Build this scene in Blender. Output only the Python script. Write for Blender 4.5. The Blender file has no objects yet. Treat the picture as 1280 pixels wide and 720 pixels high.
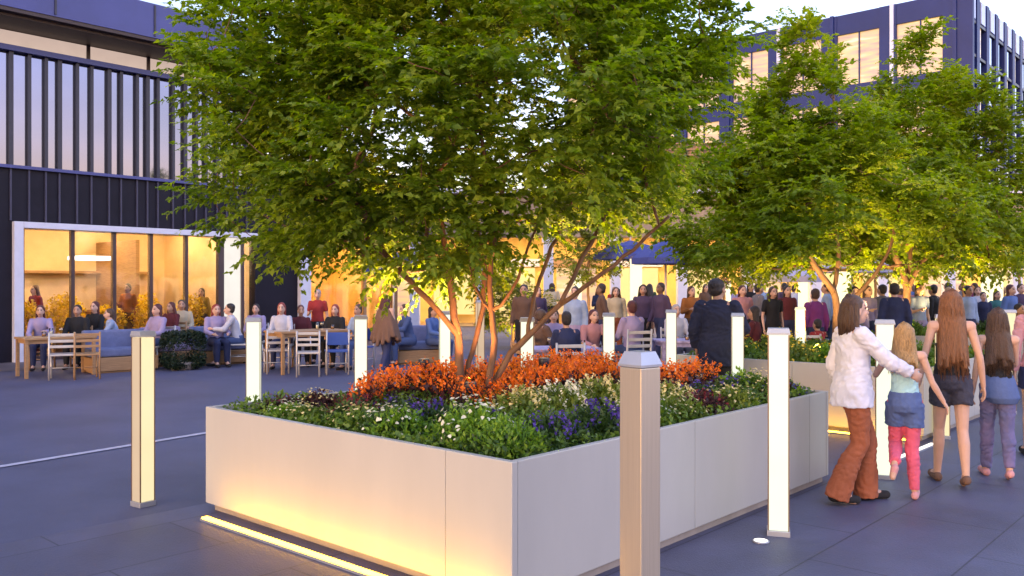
import bpy, bmesh, math, random
import numpy as np
from mathutils import Vector, Matrix
R = math.radians
rnd = random.Random(7)
rng = np.random.default_rng(7)
scene = bpy.context.scene
COL = scene.collection

# ------------------------------------------------------------------ camera geometry
F = 1090.0; HZ = 357.0; EYE = 1.7
def G(px, py, z=0.0):
    """ground point under a photo pixel, on the plane at height z"""
    d = (EYE - z) * F / (py - HZ)
    return Vector(((px - 640) / F * d, d, z))
def D(px, d, z=0.0):
    return Vector(((px - 640) / F * d, d, z))
def ZY(py, d):
    return EYE - (py - HZ) / F * d
A42 = R(42)
uR = Vector((math.sin(A42), math.cos(A42), 0)); uL = Vector((-math.cos(A42), math.sin(A42), 0))
CORNER = Vector((0, 4.51, 0))
C2P, C3P = CORNER + uR * 6.7, CORNER + uR * 13.4

# ------------------------------------------------------------------ materials
def nt(m): return m.node_tree.nodes, m.node_tree.links
def mat(name, color, rough=0.6, metal=0.0, var=0.12, vscale=6.0, bump=0.0, bscale=40.0, spec=0.5, color2=None, stretch=None, coat=0.0):
    m = bpy.data.materials.new(name); m.use_nodes = True
    N, L = nt(m); b = N['Principled BSDF']
    b.inputs['Roughness'].default_value = rough; b.inputs['Metallic'].default_value = metal
    b.inputs['Specular IOR Level'].default_value = spec
    b.inputs['Coat Weight'].default_value = coat
    tc = N.new('ShaderNodeTexCoord'); src = tc.outputs['Object']
    if stretch:
        mp = N.new('ShaderNodeMapping'); mp.inputs['Scale'].default_value = stretch
        L.new(src, mp.inputs[0]); src = mp.outputs[0]
    no = N.new('ShaderNodeTexNoise'); no.inputs['Scale'].default_value = vscale; no.inputs['Detail'].default_value = 6; no.inputs['Roughness'].default_value = 0.6
    L.new(src, no.inputs['Vector'])
    cr = N.new('ShaderNodeValToRGB')
    c = Vector(color[:3]); c2 = Vector(color2[:3]) if color2 else c * (1 + var); c1 = c if color2 else c * (1 - var)
    cr.color_ramp.elements[0].position = 0.3; cr.color_ramp.elements[1].position = 0.7
    cr.color_ramp.elements[0].color = (*c1, 1); cr.color_ramp.elements[1].color = (*[min(1, v) for v in c2], 1)
    L.new(no.outputs['Fac'], cr.inputs[0]); L.new(cr.outputs[0], b.inputs['Base Color'])
    if bump > 0:
        n2 = N.new('ShaderNodeTexNoise'); n2.inputs['Scale'].default_value = bscale; n2.inputs['Detail'].default_value = 4
        L.new(src, n2.inputs['Vector'])
        bp = N.new('ShaderNodeBump'); bp.inputs['Strength'].default_value = bump; bp.inputs['Distance'].default_value = 0.02
        L.new(n2.outputs['Fac'], bp.inputs['Height']); L.new(bp.outputs[0], b.inputs['Normal'])
    return m
def emit(name, color, strength, base=(0.10, 0.10, 0.10)):
    m = bpy.data.materials.new(name); m.use_nodes = True
    N, L = nt(m); b = N['Principled BSDF']
    b.inputs['Base Color'].default_value = (*base, 1); b.inputs['Roughness'].default_value = 0.4
    tc = N.new('ShaderNodeTexCoord'); no = N.new('ShaderNodeTexNoise'); no.inputs['Scale'].default_value = 3
    L.new(tc.outputs['Object'], no.inputs['Vector'])
    mr = N.new('ShaderNodeMapRange'); mr.inputs['To Min'].default_value = strength * 0.9; mr.inputs['To Max'].default_value = strength * 1.1
    L.new(no.outputs['Fac'], mr.inputs['Value'])
    b.inputs['Emission Color'].default_value = (*color, 1); L.new(mr.outputs[0], b.inputs['Emission Strength'])
    return m
def glass(name, tint=(1, 1, 1), refl=0.12):
    m = bpy.data.materials.new(name); m.use_nodes = True
    N, L = nt(m); N.remove(N['Principled BSDF'])
    t = N.new('ShaderNodeBsdfTransparent'); t.inputs[0].default_value = (*tint, 1)
    g = N.new('ShaderNodeBsdfGlossy'); g.inputs['Roughness'].default_value = 0.03
    fr = N.new('ShaderNodeFresnel'); fr.inputs['IOR'].default_value = 1.5
    ad = N.new('ShaderNodeMath'); ad.inputs[1].default_value = refl; L.new(fr.outputs[0], ad.inputs[0])
    mx = N.new('ShaderNodeMixShader'); L.new(ad.outputs[0], mx.inputs[0]); L.new(t.outputs[0], mx.inputs[1]); L.new(g.outputs[0], mx.inputs[2])
    L.new(mx.outputs[0], N['Material Output'].inputs[0])
    return m
def leafmat(name, c_dark, c_mid, c_light, trans=0.35, nscale=1.3):
    m = bpy.data.materials.new(name); m.use_nodes = True
    N, L = nt(m); b = N['Principled BSDF']; b.inputs['Roughness'].default_value = 0.5; b.inputs['Specular IOR Level'].default_value = 0.35
    ge = N.new('ShaderNodeNewGeometry'); tc = N.new('ShaderNodeTexCoord')
    no = N.new('ShaderNodeTexNoise'); no.inputs['Scale'].default_value = nscale; no.inputs['Detail'].default_value = 3
    L.new(tc.outputs['Object'], no.inputs['Vector'])
    ad = N.new('ShaderNodeMath'); ad.operation = 'MULTIPLY_ADD'; ad.inputs[1].default_value = 0.55
    mu = N.new('ShaderNodeMath'); mu.operation = 'MULTIPLY_ADD'; mu.inputs[1].default_value = 1.5; mu.inputs[2].default_value = -0.52
    L.new(no.outputs['Fac'], mu.inputs[0]); L.new(ge.outputs['Random Per Island'], ad.inputs[0]); L.new(mu.outputs[0], ad.inputs[2])
    cr = N.new('ShaderNodeValToRGB'); e = cr.color_ramp.elements
    e[0].position = 0.05; e[0].color = (*c_dark, 1); e[1].position = 0.95; e[1].color = (*c_light, 1)
    k = e.new(0.5); k.color = (*c_mid, 1)
    L.new(ad.outputs[0], cr.inputs[0]); L.new(cr.outputs[0], b.inputs['Base Color'])
    if trans > 0:
        t = N.new('ShaderNodeBsdfTranslucent'); hs = N.new('ShaderNodeHueSaturation'); hs.inputs['Value'].default_value = 1.8
        hs.inputs['Saturation'].default_value = 1.1
        L.new(cr.outputs[0], hs.inputs['Color']); L.new(hs.outputs[0], t.inputs[0])
        mx = N.new('ShaderNodeMixShader'); mx.inputs[0].default_value = trans
        L.new(b.outputs[0], mx.inputs[1]); L.new(t.outputs[0], mx.inputs[2]); L.new(mx.outputs[0], N['Material Output'].inputs[0])
    return m

# ------------------------------------------------------------------ objects
def tag(o, label=None, cat=None, group=None, kind=None):
    if label: o['label'] = label
    if cat: o['category'] = cat
    if group: o['group'] = group
    if kind: o['kind'] = kind
    return o
def empty(name, loc=(0, 0, 0), rz=0.0, label=None, cat=None, group=None):
    o = bpy.data.objects.new(name, None); COL.objects.link(o); o.location = loc; o.rotation_euler = (0, 0, rz); o.empty_display_size = 0.1
    return tag(o, label, cat, group)
def linkmesh(name, me, parent=None, m=None):
    o = bpy.data.objects.new(name, me); COL.objects.link(o)
    if parent is not None: o.parent = parent
    if m is not None:
        if me.materials: me.materials[0] = m
        else: me.materials.append(m)
    return o
def copy_tree(o, parent=None):
    c = o.copy(); COL.objects.link(c)
    if parent is not None: c.parent = parent
    for ch in list(o.children): copy_tree(ch, c)
    return c
def omat(o, m):
    """material on the object, so that copies can share one mesh"""
    if not o.data.materials: o.data.materials.append(None)
    o.material_slots[0].link = 'OBJECT'; o.material_slots[0].material = m
    return o

class MB:
    def __init__(s): s.v = []; s.f = []; s.smooth = []
    def add(s, vs, fs, smooth=False):
        k = len(s.v); s.v += [tuple(v) for v in vs]; s.f += [tuple(i + k for i in f) for f in fs]; s.smooth += [smooth] * len(fs)
        return s
    def box(s, c, size, ax=None, bev=0.0):
        """box centred at c, size along ax = (x, y) unit vectors (default the world axes); chamfered when bev > 0"""
        X, Y = ax if ax else (Vector((1, 0, 0)), Vector((0, 1, 0))); Z = X.cross(Y).normalized(); c = Vector(c)
        hx, hy, hz = [q / 2 for q in size]
        if bev <= 0:
            vs = [c + X * (hx * i) + Y * (hy * j) + Z * (hz * k) for i in (-1, 1) for j in (-1, 1) for k in (-1, 1)]
            return s.add(vs, [(0, 1, 3, 2), (4, 6, 7, 5), (0, 4, 5, 1), (2, 3, 7, 6), (0, 2, 6, 4), (1, 5, 7, 3)])
        bev = min(bev, hx * .9, hy * .9, hz * .9)
        bm = bmesh.new(); bmesh.ops.create_cube(bm, size=1.0)
        for v in bm.verts: v.co = Vector((v.co.x * 2 * hx, v.co.y * 2 * hy, v.co.z * 2 * hz))
        bmesh.ops.bevel(bm, geom=bm.edges[:], offset=bev, segments=2, affect='EDGES', profile=0.6)
        bm.verts.index_update()
        vs = [c + X * v.co.x + Y * v.co.y + Z * v.co.z for v in bm.verts]; fs = [[v.index for v in f.verts] for f in bm.faces]
        bm.free(); return s.add(vs, fs)
    def tube(s, pts, rad, n=8, caps=True, smooth=True):
        pts = [Vector(p) for p in pts]; rad = rad if isinstance(rad, (list, tuple)) else [rad] * len(pts)
        vs = []; fs = []; up = None
        for i, p in enumerate(pts):
            t = (pts[min(i + 1, len(pts) - 1)] - pts[max(i - 1, 0)]).normalized()
            if up is None: up = t.orthogonal().normalized()
            u = (up - t * up.dot(t)); u = u.normalized() if u.length > 1e-6 else t.orthogonal().normalized(); up = u; w = t.cross(u)
            vs += [p + (u * math.cos(2 * math.pi * k / n) + w * math.sin(2 * math.pi * k / n)) * rad[i] for k in range(n)]
        for i in range(len(pts) - 1):
            for k in range(n):
                a = i * n + k; b = i * n + (k + 1) % n
                fs.append((a, b, b + n, a + n))
        if caps: fs.append(tuple(range(n - 1, -1, -1))); fs.append(tuple((len(pts) - 1) * n + k for k in range(n)))
        return s.add(vs, fs, smooth)
    def lathe(s, prof, c=(0, 0, 0), n=16, smooth=True):
        c = Vector(c); vs = []; fs = []
        for r, z in prof: vs += [c + Vector((r * math.cos(2 * math.pi * k / n), r * math.sin(2 * math.pi * k / n), z)) for k in range(n)]
        for i in range(len(prof) - 1):
            for k in range(n):
                a = i * n + k; b = i * n + (k + 1) % n
                fs.append((a, b, b + n, a + n))
        fs.append(tuple(range(n - 1, -1, -1))); fs.append(tuple((len(prof) - 1) * n + k for k in range(n)))
        return s.add(vs, fs, smooth)
    def prism(s, poly, z0, z1):
        n = len(poly); vs = [(p[0], p[1], z0) for p in poly] + [(p[0], p[1], z1) for p in poly]
        fs = [tuple(range(n - 1, -1, -1)), tuple(range(n, 2 * n))] + [(i, (i + 1) % n, (i + 1) % n + n, i + n) for i in range(n)]
        return s.add(vs, fs)
    def mesh(s, name):
        me = bpy.data.meshes.new(name); me.from_pydata(s.v, [], s.f)
        me.polygons.foreach_set('use_smooth', s.smooth); me.update(); return me
    def build(s, name, m=None, parent=None):
        return linkmesh(name, s.mesh(name), parent, m)

def poly_mesh(name, V, k, per):
    """V: (n, per, 3) array of islands; k: face index lists inside one island"""
    n = V.shape[0]; me = bpy.data.meshes.new(name)
    me.vertices.add(n * per); me.vertices.foreach_set('co', V.reshape(-1).astype(np.float32))
    lens = [len(f) for f in k]; tot = sum(lens)
    idx = (np.arange(n)[:, None] * per + np.array([i for f in k for i in f])[None, :]).reshape(-1)
    me.loops.add(n * tot); me.loops.foreach_set('vertex_index', idx.astype(np.int32))
    st = (np.arange(n)[:, None] * tot + np.cumsum([0] + lens[:-1])[None, :]).reshape(-1)
    me.polygons.add(n * len(k)); me.polygons.foreach_set('loop_start', st.astype(np.int32))
    me.update(calc_edges=True); me.validate(); return me
def unit(a): return a / (np.linalg.norm(a, axis=1, keepdims=True) + 1e-9)
def leaves(name, P, axis, nrm, size, width=0.62, fold=0.18):
    """one folded pointed leaf per row of P, growing along axis, facing nrm"""
    t = unit(axis); n = nrm - t * np.sum(nrm * t, axis=1, keepdims=True); n = unit(n); s = np.cross(t, n)
    L = size[:, None]; w = L * width * 0.5
    v0 = P; v1 = P + t * L * 0.42 + s * w + n * L * fold * .6; v2 = P + t * L - n * L * fold; v3 = P + t * L * 0.42 - s * w + n * L * fold * .6; v4 = P + t * L * .45
    return poly_mesh(name, np.stack([v0, v1, v2, v3, v4], axis=1), [(0, 1, 2, 4), (0, 4, 2, 3)], 5)
def discs(name, P, nrm, size, k=6, cup=0.25):
    n = unit(nrm); a = np.tile(np.array([[0.31, 0.77, 0.55]]), (len(P), 1)); u = unit(np.cross(n, a)); v = np.cross(n, u)
    rows = [P]
    for i in range(k):
        an = 2 * math.pi * i / k; rr = size[:, None] * (1.0 if i % 2 == 0 else 0.72)
        rows.append(P + (u * math.cos(an) + v * math.sin(an)) * rr + n * size[:, None] * cup)
    return poly_mesh(name, np.stack(rows, axis=1), [(0, i + 1, (i + 1) % k + 1) for i in range(k)], k + 1)
# ------------------------------------------------------------------ camera, world, sun
cd = bpy.data.cameras.new('camera'); cam = bpy.data.objects.new('camera', cd); COL.objects.link(cam)
cd.sensor_width = 36; cd.lens = 36 * F / 1280; cd.shift_y = -3 / 1280; cd.clip_end = 2000; cd.clip_start = 0.05
cam.location = (0, 0, EYE); cam.rotation_euler = (R(90), 0, 0); scene.camera = cam
SUN_EL, SUN_AZ = 6.0, 222.0
w = bpy.data.worlds.new('World'); scene.world = w; w.use_nodes = True
N, L = w.node_tree.nodes, w.node_tree.links
sky = N.new('ShaderNodeTexSky'); sky.sky_type = 'NISHITA'; sky.sun_disc = False
sky.sun_elevation = R(SUN_EL); sky.sun_rotation = R(SUN_AZ); sky.air_density = 1.0; sky.dust_density = 1.6; sky.ozone_density = 2.0
tcw = N.new('ShaderNodeTexCoord'); sp = N.new('ShaderNodeSeparateXYZ'); L.new(tcw.outputs['Generated'], sp.inputs[0])
crw = N.new('ShaderNodeValToRGB'); e = crw.color_ramp.elements       # dusk veil: peach along the horizon, lavender above
e[0].position = 0.0; e[0].color = (1.0, 0.62, 0.38, 1); e[1].position = 1.0; e[1].color = (0.46, 0.51, 0.86, 1)
k = e.new(0.10); k.color = (1.0, 0.66, 0.44, 1); k = e.new(0.15); k.color = (0.86, 0.70, 0.74, 1); k = e.new(0.22); k.color = (0.64, 0.65, 0.95, 1); k = e.new(0.5); k.color = (0.56, 0.59, 0.92, 1)
L.new(sp.outputs['Z'], crw.inputs[0])
veil = N.new('ShaderNodeVectorMath'); veil.operation = 'SCALE'; L.new(crw.outputs[0], veil.inputs[0])
dtw = N.new('ShaderNodeVectorMath'); dtw.operation = 'DOT_PRODUCT'; dtw.inputs[1].default_value = (.93, -.36, 0.05); L.new(tcw.outputs['Generated'], dtw.inputs[0])
glo = N.new('ShaderNodeMapRange'); glo.inputs['From Min'].default_value = 0.0; glo.inputs['From Max'].default_value = 1.0; glo.inputs['To Min'].default_value = 3.0; glo.inputs['To Max'].default_value = 7.5
L.new(dtw.outputs['Value'], glo.inputs['Value']); L.new(glo.outputs[0], veil.inputs['Scale'])       # brighter twilight on the side where the sun went down
# thin high cloud that greys the sky
nz = N.new('ShaderNodeTexNoise'); nz.inputs['Scale'].default_value = 2.2; nz.inputs['Detail'].default_value = 5
mpw = N.new('ShaderNodeMapping'); mpw.inputs['Scale'].default_value = (1, 1, 3.5); L.new(tcw.outputs['Generated'], mpw.inputs[0]); L.new(mpw.outputs[0], nz.inputs['Vector'])
mrw = N.new('ShaderNodeMapRange'); mrw.inputs['From Min'].default_value = 0.35; mrw.inputs['From Max'].default_value = 0.7; mrw.inputs['To Min'].default_value = 0.35; mrw.inputs['To Max'].default_value = 0.75
L.new(nz.outputs['Fac'], mrw.inputs['Value'])
mxw = N.new('ShaderNodeMix'); mxw.data_type = 'RGBA'
L.new(mrw.outputs[0], mxw.inputs['Factor']); L.new(sky.outputs[0], mxw.inputs[6]); L.new(veil.outputs[0], mxw.inputs[7])
bg = N['Background']; bg.inputs['Strength'].default_value = 0.15; L.new(mxw.outputs[2], bg.inputs['Color'])
sl = bpy.data.lights.new('sun', 'SUN'); so = bpy.data.objects.new('sun', sl); COL.objects.link(so)
sl.energy = 0.5; sl.angle = R(30); sl.color = (1, 0.58, 0.30)
sd = Vector((math.sin(R(SUN_AZ)) * math.cos(R(SUN_EL)), math.cos(R(SUN_AZ)) * math.cos(R(SUN_EL)), math.sin(R(SUN_EL))))
so.rotation_euler = sd.to_track_quat('Z', 'Y').to_euler(); so.location = sd * 50
vs = scene.view_settings; vs.view_transform = 'Standard'; vs.look = 'None'; vs.gamma = 1; vs.use_curve_mapping = False; vs.exposure = 2.25
scene.cycles.use_denoising = True; scene.cycles.max_bounces = 6; scene.cycles.transparent_max_bounces = 16
scene.cycles.diffuse_bounces = 3; scene.cycles.glossy_bounces = 3; scene.cycles.sample_clamp_indirect = 6
scene.cycles.caustics_reflective = False; scene.cycles.caustics_refractive = False

# ------------------------------------------------------------------ materials
def slabmat(name, c1, c2, bw, bh, mortar, rough=0.5, msize=0.006):
    m = mat(name, c1, rough=rough, var=0.25, vscale=1.6, bump=0.25, bscale=90)
    N, L = nt(m); b = N['Principled BSDF']; tc = N.new('ShaderNodeTexCoord')
    mp = N.new('ShaderNodeMapping'); mp.inputs['Rotation'].default_value = (0, 0, -R(48)); L.new(tc.outputs['Object'], mp.inputs[0])
    br = N.new('ShaderNodeTexBrick'); br.inputs['Scale'].default_value = 1; br.inputs['Brick Width'].default_value = bw; br.inputs['Row Height'].default_value = bh
    br.inputs['Mortar Size'].default_value = msize; br.inputs['Mortar Smooth'].default_value = 0.4
    br.inputs['Color1'].default_value = (*c1, 1); br.inputs['Color2'].default_value = (*c2, 1); br.inputs['Mortar'].default_value = (*mortar, 1)
    L.new(mp.outputs[0], br.inputs['Vector'])
    no = N.new('ShaderNodeTexNoise'); no.inputs['Scale'].default_value = 0.9; no.inputs['Detail'].default_value = 8; no.inputs['Roughness'].default_value = 0.7; L.new(tc.outputs['Object'], no.inputs['Vector'])
    mr = N.new('ShaderNodeMapRange'); mr.inputs['From Min'].default_value = .3; mr.inputs['From Max'].default_value = .7; mr.inputs['To Min'].default_value = 0.62; mr.inputs['To Max'].default_value = 1.32; L.new(no.outputs['Fac'], mr.inputs['Value'])
    sc = N.new('ShaderNodeVectorMath'); sc.operation = 'SCALE'; L.new(br.outputs['Color'], sc.inputs[0]); L.new(mr.outputs[0], sc.inputs['Scale'])
    L.new(sc.outputs[0], b.inputs['Base Color'])
    vo = N.new('ShaderNodeTexVoronoi'); vo.inputs['Scale'].default_value = 1.7; L.new(tc.outputs['Object'], vo.inputs['Vector'])     # gum spots and drips
    vr = N.new('ShaderNodeMapRange'); vr.inputs['From Min'].default_value = .018; vr.inputs['From Max'].default_value = .045; vr.inputs['To Min'].default_value = .55; vr.inputs['To Max'].default_value = 1.0; L.new(vo.outputs['Distance'], vr.inputs['Value'])
    s2 = N.new('ShaderNodeVectorMath'); s2.operation = 'SCALE'; L.new(sc.outputs[0], s2.inputs[0]); L.new(vr.outputs[0], s2.inputs['Scale']); L.new(s2.outputs[0], b.inputs['Base Color'])
    r2 = N.new('ShaderNodeMapRange'); r2.inputs['To Min'].default_value = rough - .12; r2.inputs['To Max'].default_value = rough + .15; L.new(no.outputs['Fac'], r2.inputs['Value']); L.new(r2.outputs[0], b.inputs['Roughness'])
    return m
M = {}
M['asphalt'] = mat('asphalt', (0.072, 0.074, 0.130), rough=0.62, var=0.22, vscale=0.7, bump=0.35, bscale=120)
M['slab'] = slabmat('slab', (0.076, 0.077, 0.130), (0.063, 0.064, 0.110), 1.5, 0.75, (0.026, 0.026, 0.042), msize=.007)
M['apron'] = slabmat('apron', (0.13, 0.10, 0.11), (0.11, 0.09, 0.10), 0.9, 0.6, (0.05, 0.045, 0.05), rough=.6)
M['line'] = mat('line_paint', (0.42, 0.40, 0.48), rough=0.6, var=0.25, vscale=14)
M['clad'] = mat('dark_cladding', (0.010, 0.008, 0.016), rough=0.55, spec=.2, var=0.2, vscale=2.5, bump=.05)
M['seam'] = mat('seam_metal', (0.055, 0.052, 0.085), rough=0.5, spec=.25)
M['fin'] = mat('fin_metal', (0.020, 0.018, 0.035), rough=0.45, var=.15)
M['fascia'] = mat('fascia_metal', (0.045, 0.052, 0.20), rough=0.42, var=0.12, vscale=1.2)
M['soffit'] = mat('soffit_boards', (0.050, 0.030, 0.026), rough=0.6, var=.3, vscale=5, stretch=(1, 1, 30))
M['whiteframe'] = mat('white_frame', (0.62, 0.60, 0.68), rough=0.45, var=.06)
M['mullion'] = mat('mullion', (0.06, 0.035, 0.035), rough=.4)
M['skyglass'] = mat('coated_glass', (0.20, 0.195, 0.245), rough=0.04, metal=0.92, var=.03, vscale=.6)
M['towerglass'] = mat('tower_glass', (0.40, 0.40, 0.47), rough=.06, metal=.9, var=.05, vscale=.4)
M['pinkglass'] = emit('lit_clerestory', (1.0, .74, .62), .125)
M['glass'] = glass('shop_glass', (0.98, 0.97, 0.95), 0.02)
M['warmwall'] = mat('warm_plaster', (0.72, 0.54, 0.32), rough=.8, var=.12, vscale=1.5)
M['yellowwall'] = mat('yellow_plaster', (0.80, 0.50, 0.12), rough=.8, var=.12, vscale=1.5)
M['woodtrim'] = mat('wood_trim', (0.34, 0.19, 0.09), rough=.55, var=.25, vscale=4, stretch=(1, 1, 12))
M['roomfloor'] = mat('room_floor', (0.25, 0.15, 0.09), rough=.4, var=.2)
M['warmlamp'] = emit('warm_lamp', (1.0, 0.74, 0.40), 9.0)
M['whitelamp'] = emit('white_lamp', (1.0, 0.93, 0.80), 1.0)
M['pillarlamp'] = emit('pillar_lamp', (1.0, 0.86, 0.50), .34)
M['blind'] = emit('backlit_blind', (1.0, 0.92, 0.80), 0.19)
M['goldpane'] = emit('gold_pane', (1.0, .68, .20), .24)
M['blue'] = mat('blue_cladding', (0.010, 0.023, 0.135), rough=.5, spec=.25, var=.14, vscale=.6)
M['bluelight'] = mat('pale_blue_panel', (0.52, 0.54, 0.74), rough=.3, var=.1, vscale=.7)
M['tan'] = mat('tan_brick', (0.30, 0.22, 0.15), rough=.8, var=.25, vscale=3, bump=.3)
def litwindow():
    m = bpy.data.materials.new('lit_window'); m.use_nodes = True; N, L = nt(m); b = N['Principled BSDF']
    b.inputs['Base Color'].default_value = (.25, .2, .2, 1); b.inputs['Roughness'].default_value = .15
    tc = N.new('ShaderNodeTexCoord'); mp = N.new('ShaderNodeMapping'); mp.inputs['Scale'].default_value = (.5, .5, 3.4); L.new(tc.outputs['Object'], mp.inputs[0])
    no = N.new('ShaderNodeTexNoise'); no.inputs['Scale'].default_value = 1.4; no.inputs['Detail'].default_value = 4; L.new(mp.outputs[0], no.inputs['Vector'])
    cr = N.new('ShaderNodeValToRGB'); e = cr.color_ramp.elements; e[0].position = .34; e[0].color = (.38, .24, .2, 1); e[1].position = .72; e[1].color = (1, .86, .6, 1)
    q = e.new(.46); q.color = (.75, .42, .22, 1); q = e.new(.58); q.color = (.95, .6, .14, 1)
    L.new(no.outputs['Fac'], cr.inputs[0]); L.new(cr.outputs[0], b.inputs['Emission Color']); b.inputs['Emission Strength'].default_value = .17
    return m
M['litwindow'] = litwindow()

# ------------------------------------------------------------------ ground
def sheet(name, poly, z, m):
    mb = MB(); mb.add([(p[0], p[1], z) for p in poly], [tuple(range(len(poly)))])
    o = mb.build(name, m); tag(o, kind='structure'); return o
sheet('ground', [(-400, -200), (400, -200), (400, 600), (-400, 600)], 0, M['asphalt'])
def PW(a, b): return CORNER + uR * a + uL * b
sheet('pavement', [PW(-8, -14), PW(70, -14), PW(70, 3.3), PW(-8, 3.3)], 0.004, M['slab'])
FO = Vector((-11, 19.3, 0)); FN = -uL                      # facade origin and its outward normal
def B(s, o, z): return FO + uR * s + FN * o + Vector((0, 0, z))
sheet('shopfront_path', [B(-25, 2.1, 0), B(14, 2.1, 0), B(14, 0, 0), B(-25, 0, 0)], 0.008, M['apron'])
p0, p1 = G(0, 584), G(250, 543); dl = (p1 - p0).normalized(); sn = Vector((dl.y, -dl.x, 0)) * .05
q0, q1 = p0 - dl * 8, p0 + dl * 9
sheet('road_marking', [q0 - sn, q0 + sn, q1 + sn, q1 - sn], 0.008, M['line'])

# ------------------------------------------------------------------ dark shop building on the left
AX = (uR, FN)
def spx(px, o=0.0):
    q = FO + FN * o; k = (px - 640) / F
    return (k * q.y - q.x) / (uR.x - k * uR.y)
def fbox(mb, s0, s1, o0, o1, z0, z1, bev=0):
    return mb.box(B((s0 + s1) / 2, (o0 + o1) / 2, (z0 + z1) / 2), (abs(s1 - s0), abs(o1 - o0), abs(z1 - z0)), AX, bev)
bld = empty('shop_building', B(-4, 0, 0), 0, 'dark clad shop building with glowing ground floor windows and sky reflecting upper glazing', 'building')
INV = Matrix.Translation(-bld.location)
def part(name, mb, m, root=bld, parent=None):
    o = mb.build(name, m); 
    if parent is None: o.parent = root; o.matrix_parent_inverse = Matrix.Translation(-root.location)
    else: o.parent = parent; o.matrix_parent_inverse = Matrix.Identity(4)
    return o
sA, sB = spx(15), spx(319)            # white shop frame
sC, sD = spx(372), spx(385)           # pillar before the second shop
S_END = 11.3
mb = MB(); fbox(mb, -22, sA, -.3, 0, 0, 3.12); fbox(mb, sB, sC, -.3, 0, 0, 3.12); fbox(mb, -22, 6.6, -.3, 0, 3.12, 4.31)
fbox(mb, 6.602, S_END, -.3, 0, 3.12, 4.6); fbox(mb, S_END - .25, S_END, -8, -.302, 0, 4.6); part('wall', mb, M['clad'])
mb = MB(); fbox(mb, -22, 6.6, -9, -.55, 4.3, 7.38); fbox(mb, -22, 6.6, -9, -.302, 3.65, 4.296); fbox(mb, 6.602, S_END - .26, -8, -.302, 4.2, 4.5); part('upper_wall', mb, M['clad'])
mb = MB(); fbox(mb, -22.5, spx(335, 1.2), -.5, 1.18, 7.42, 7.5); fbox(mb, -22.5, spx(335, 1.2) - .1, .25, 1.0, 7.36, 7.418); part('soffit', mb, M['soffit'])
mb = MB(); fbox(mb, -22.5, spx(335, 1.2) + .02, -9, 1.2, 7.502, 8.3); rf = part('roof', mb, M['fascia'])
for s in (-9, -6, -3.4, -1.9, .4, 2.6, 4.8):
    mb = MB(); fbox(mb, s - .02, s + .02, 1.2, 1.225, 7.54, 8.26); o = part('fascia_joint', mb, M['fin'], parent=rf)
mb = MB(); fbox(mb, -22, 6.6, -.02, .16, 6.86, 6.98); fbox(mb, -22, 6.6, -.02, .1, 4.29, 4.36); part('window_trim', mb, M['fascia'])
fpx = [14, 37, 58, 75, 97, 115, 137, 152, 172, 185, 198, 217, 232, 246, 258, 272, 284, 297, 309]
fs = [spx(p, .06) for p in fpx]; gap = 0.42
k = fs[0]; pre = []
while k > -11: k -= rnd.choice((.36, .5, .44)); pre.append(k)
fs = pre[::-1] + fs
for i, s in enumerate(fs):
    wd = .07 if i % 3 else .09
    mb = MB(); fbox(mb, s - wd / 2, s + wd / 2, -.02, .07, 4.362, 6.858); part('fin', mb, M['fin'])
    mb = MB(); fbox(mb, s - .018, s + .018, 0, .045, 3.14, 4.288); part('wall_seam', mb, M['seam'])
for i in range(len(fs) - 1):
    mb = MB(); fbox(mb, fs[i], fs[i + 1], -.06 - rnd.random() * .004, -.03, 4.33, 6.88); part('upper_window', mb, M['skyglass'])
cs = [spx(p, -.3) for p in (-215, -120, -30, 110, 185, 235, 300)]
for i in range(len(cs) - 1):
    mb = MB(); fbox(mb, cs[i] + .04, cs[i + 1] - .04, -.34, -.3, 6.9, 7.4); part('clerestory_window', mb, M['pinkglass'])
    mb = MB(); fbox(mb, cs[i + 1] - .04, cs[i + 1] + .04, -.36, -.26, 6.9, 7.415); part('clerestory_mullion', mb, M['mullion'])
# first shop front
sG = spx(27)
mb = MB(); fbox(mb, sA, sG, -.5, .14, 0, 3.118, .01); fbox(mb, sG + .002, sB, -.5, .14, 2.98, 3.118, .01); part('window_frame', mb, M['whiteframe'])
ml = [27, 90, 142, 188, 232, 275, 302, 319]; ms = [spx(p, -.1) for p in ml]
for i, s in enumerate(ms):
    wd = .075 if i != 5 else .16
    mb = MB(); fbox(mb, s - wd / 2, s + wd / 2, -.17, -.03, .1, 2.978); part('mullion', mb, M['mullion'])
mb = MB(); fbox(mb, sG + .002, sB, -.18, -.02, .0, .098); part('window_sill', mb, M['mullion'])
for i in range(len(ms) - 1):
    mb = MB(); fbox(mb, ms[i] + .04, ms[i + 1] - .04, -.11, -.09, .1, 2.975); part('window_pane', mb, M['blind'] if i == 5 else M['glass'])
def room(s0, s1, dep, zt, wm, root=bld):
    mb = MB()
    def q(*p): mb.add([B(*x) for x in p], [(0, 1, 2, 3)])
    q((s0, -dep, .03), (s1, -dep, .03), (s1, -dep, zt), (s0, -dep, zt)); q((s0, -.31, .03), (s0, -dep, .03), (s0, -dep, zt), (s0, -.31, zt))
    q((s1, -.31, .03), (s1, -dep, .03), (s1, -dep, zt), (s1, -.31, zt)); q((s0, -.31, zt), (s1, -.31, zt), (s1, -dep, zt), (s0, -dep, zt))
    part('interior_wall', mb, wm, root)
    mb = MB(); mb.add([B(s0, -.2, .03), B(s1, -.2, .03), B(s1, -dep, .03), B(s0, -dep, .03)], [(0, 1, 2, 3)]); part('interior_floor', mb, M['roomfloor'], root)
room(sA - 1.2, sB, 5.2, 3.6, M['warmwall'])
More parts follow.
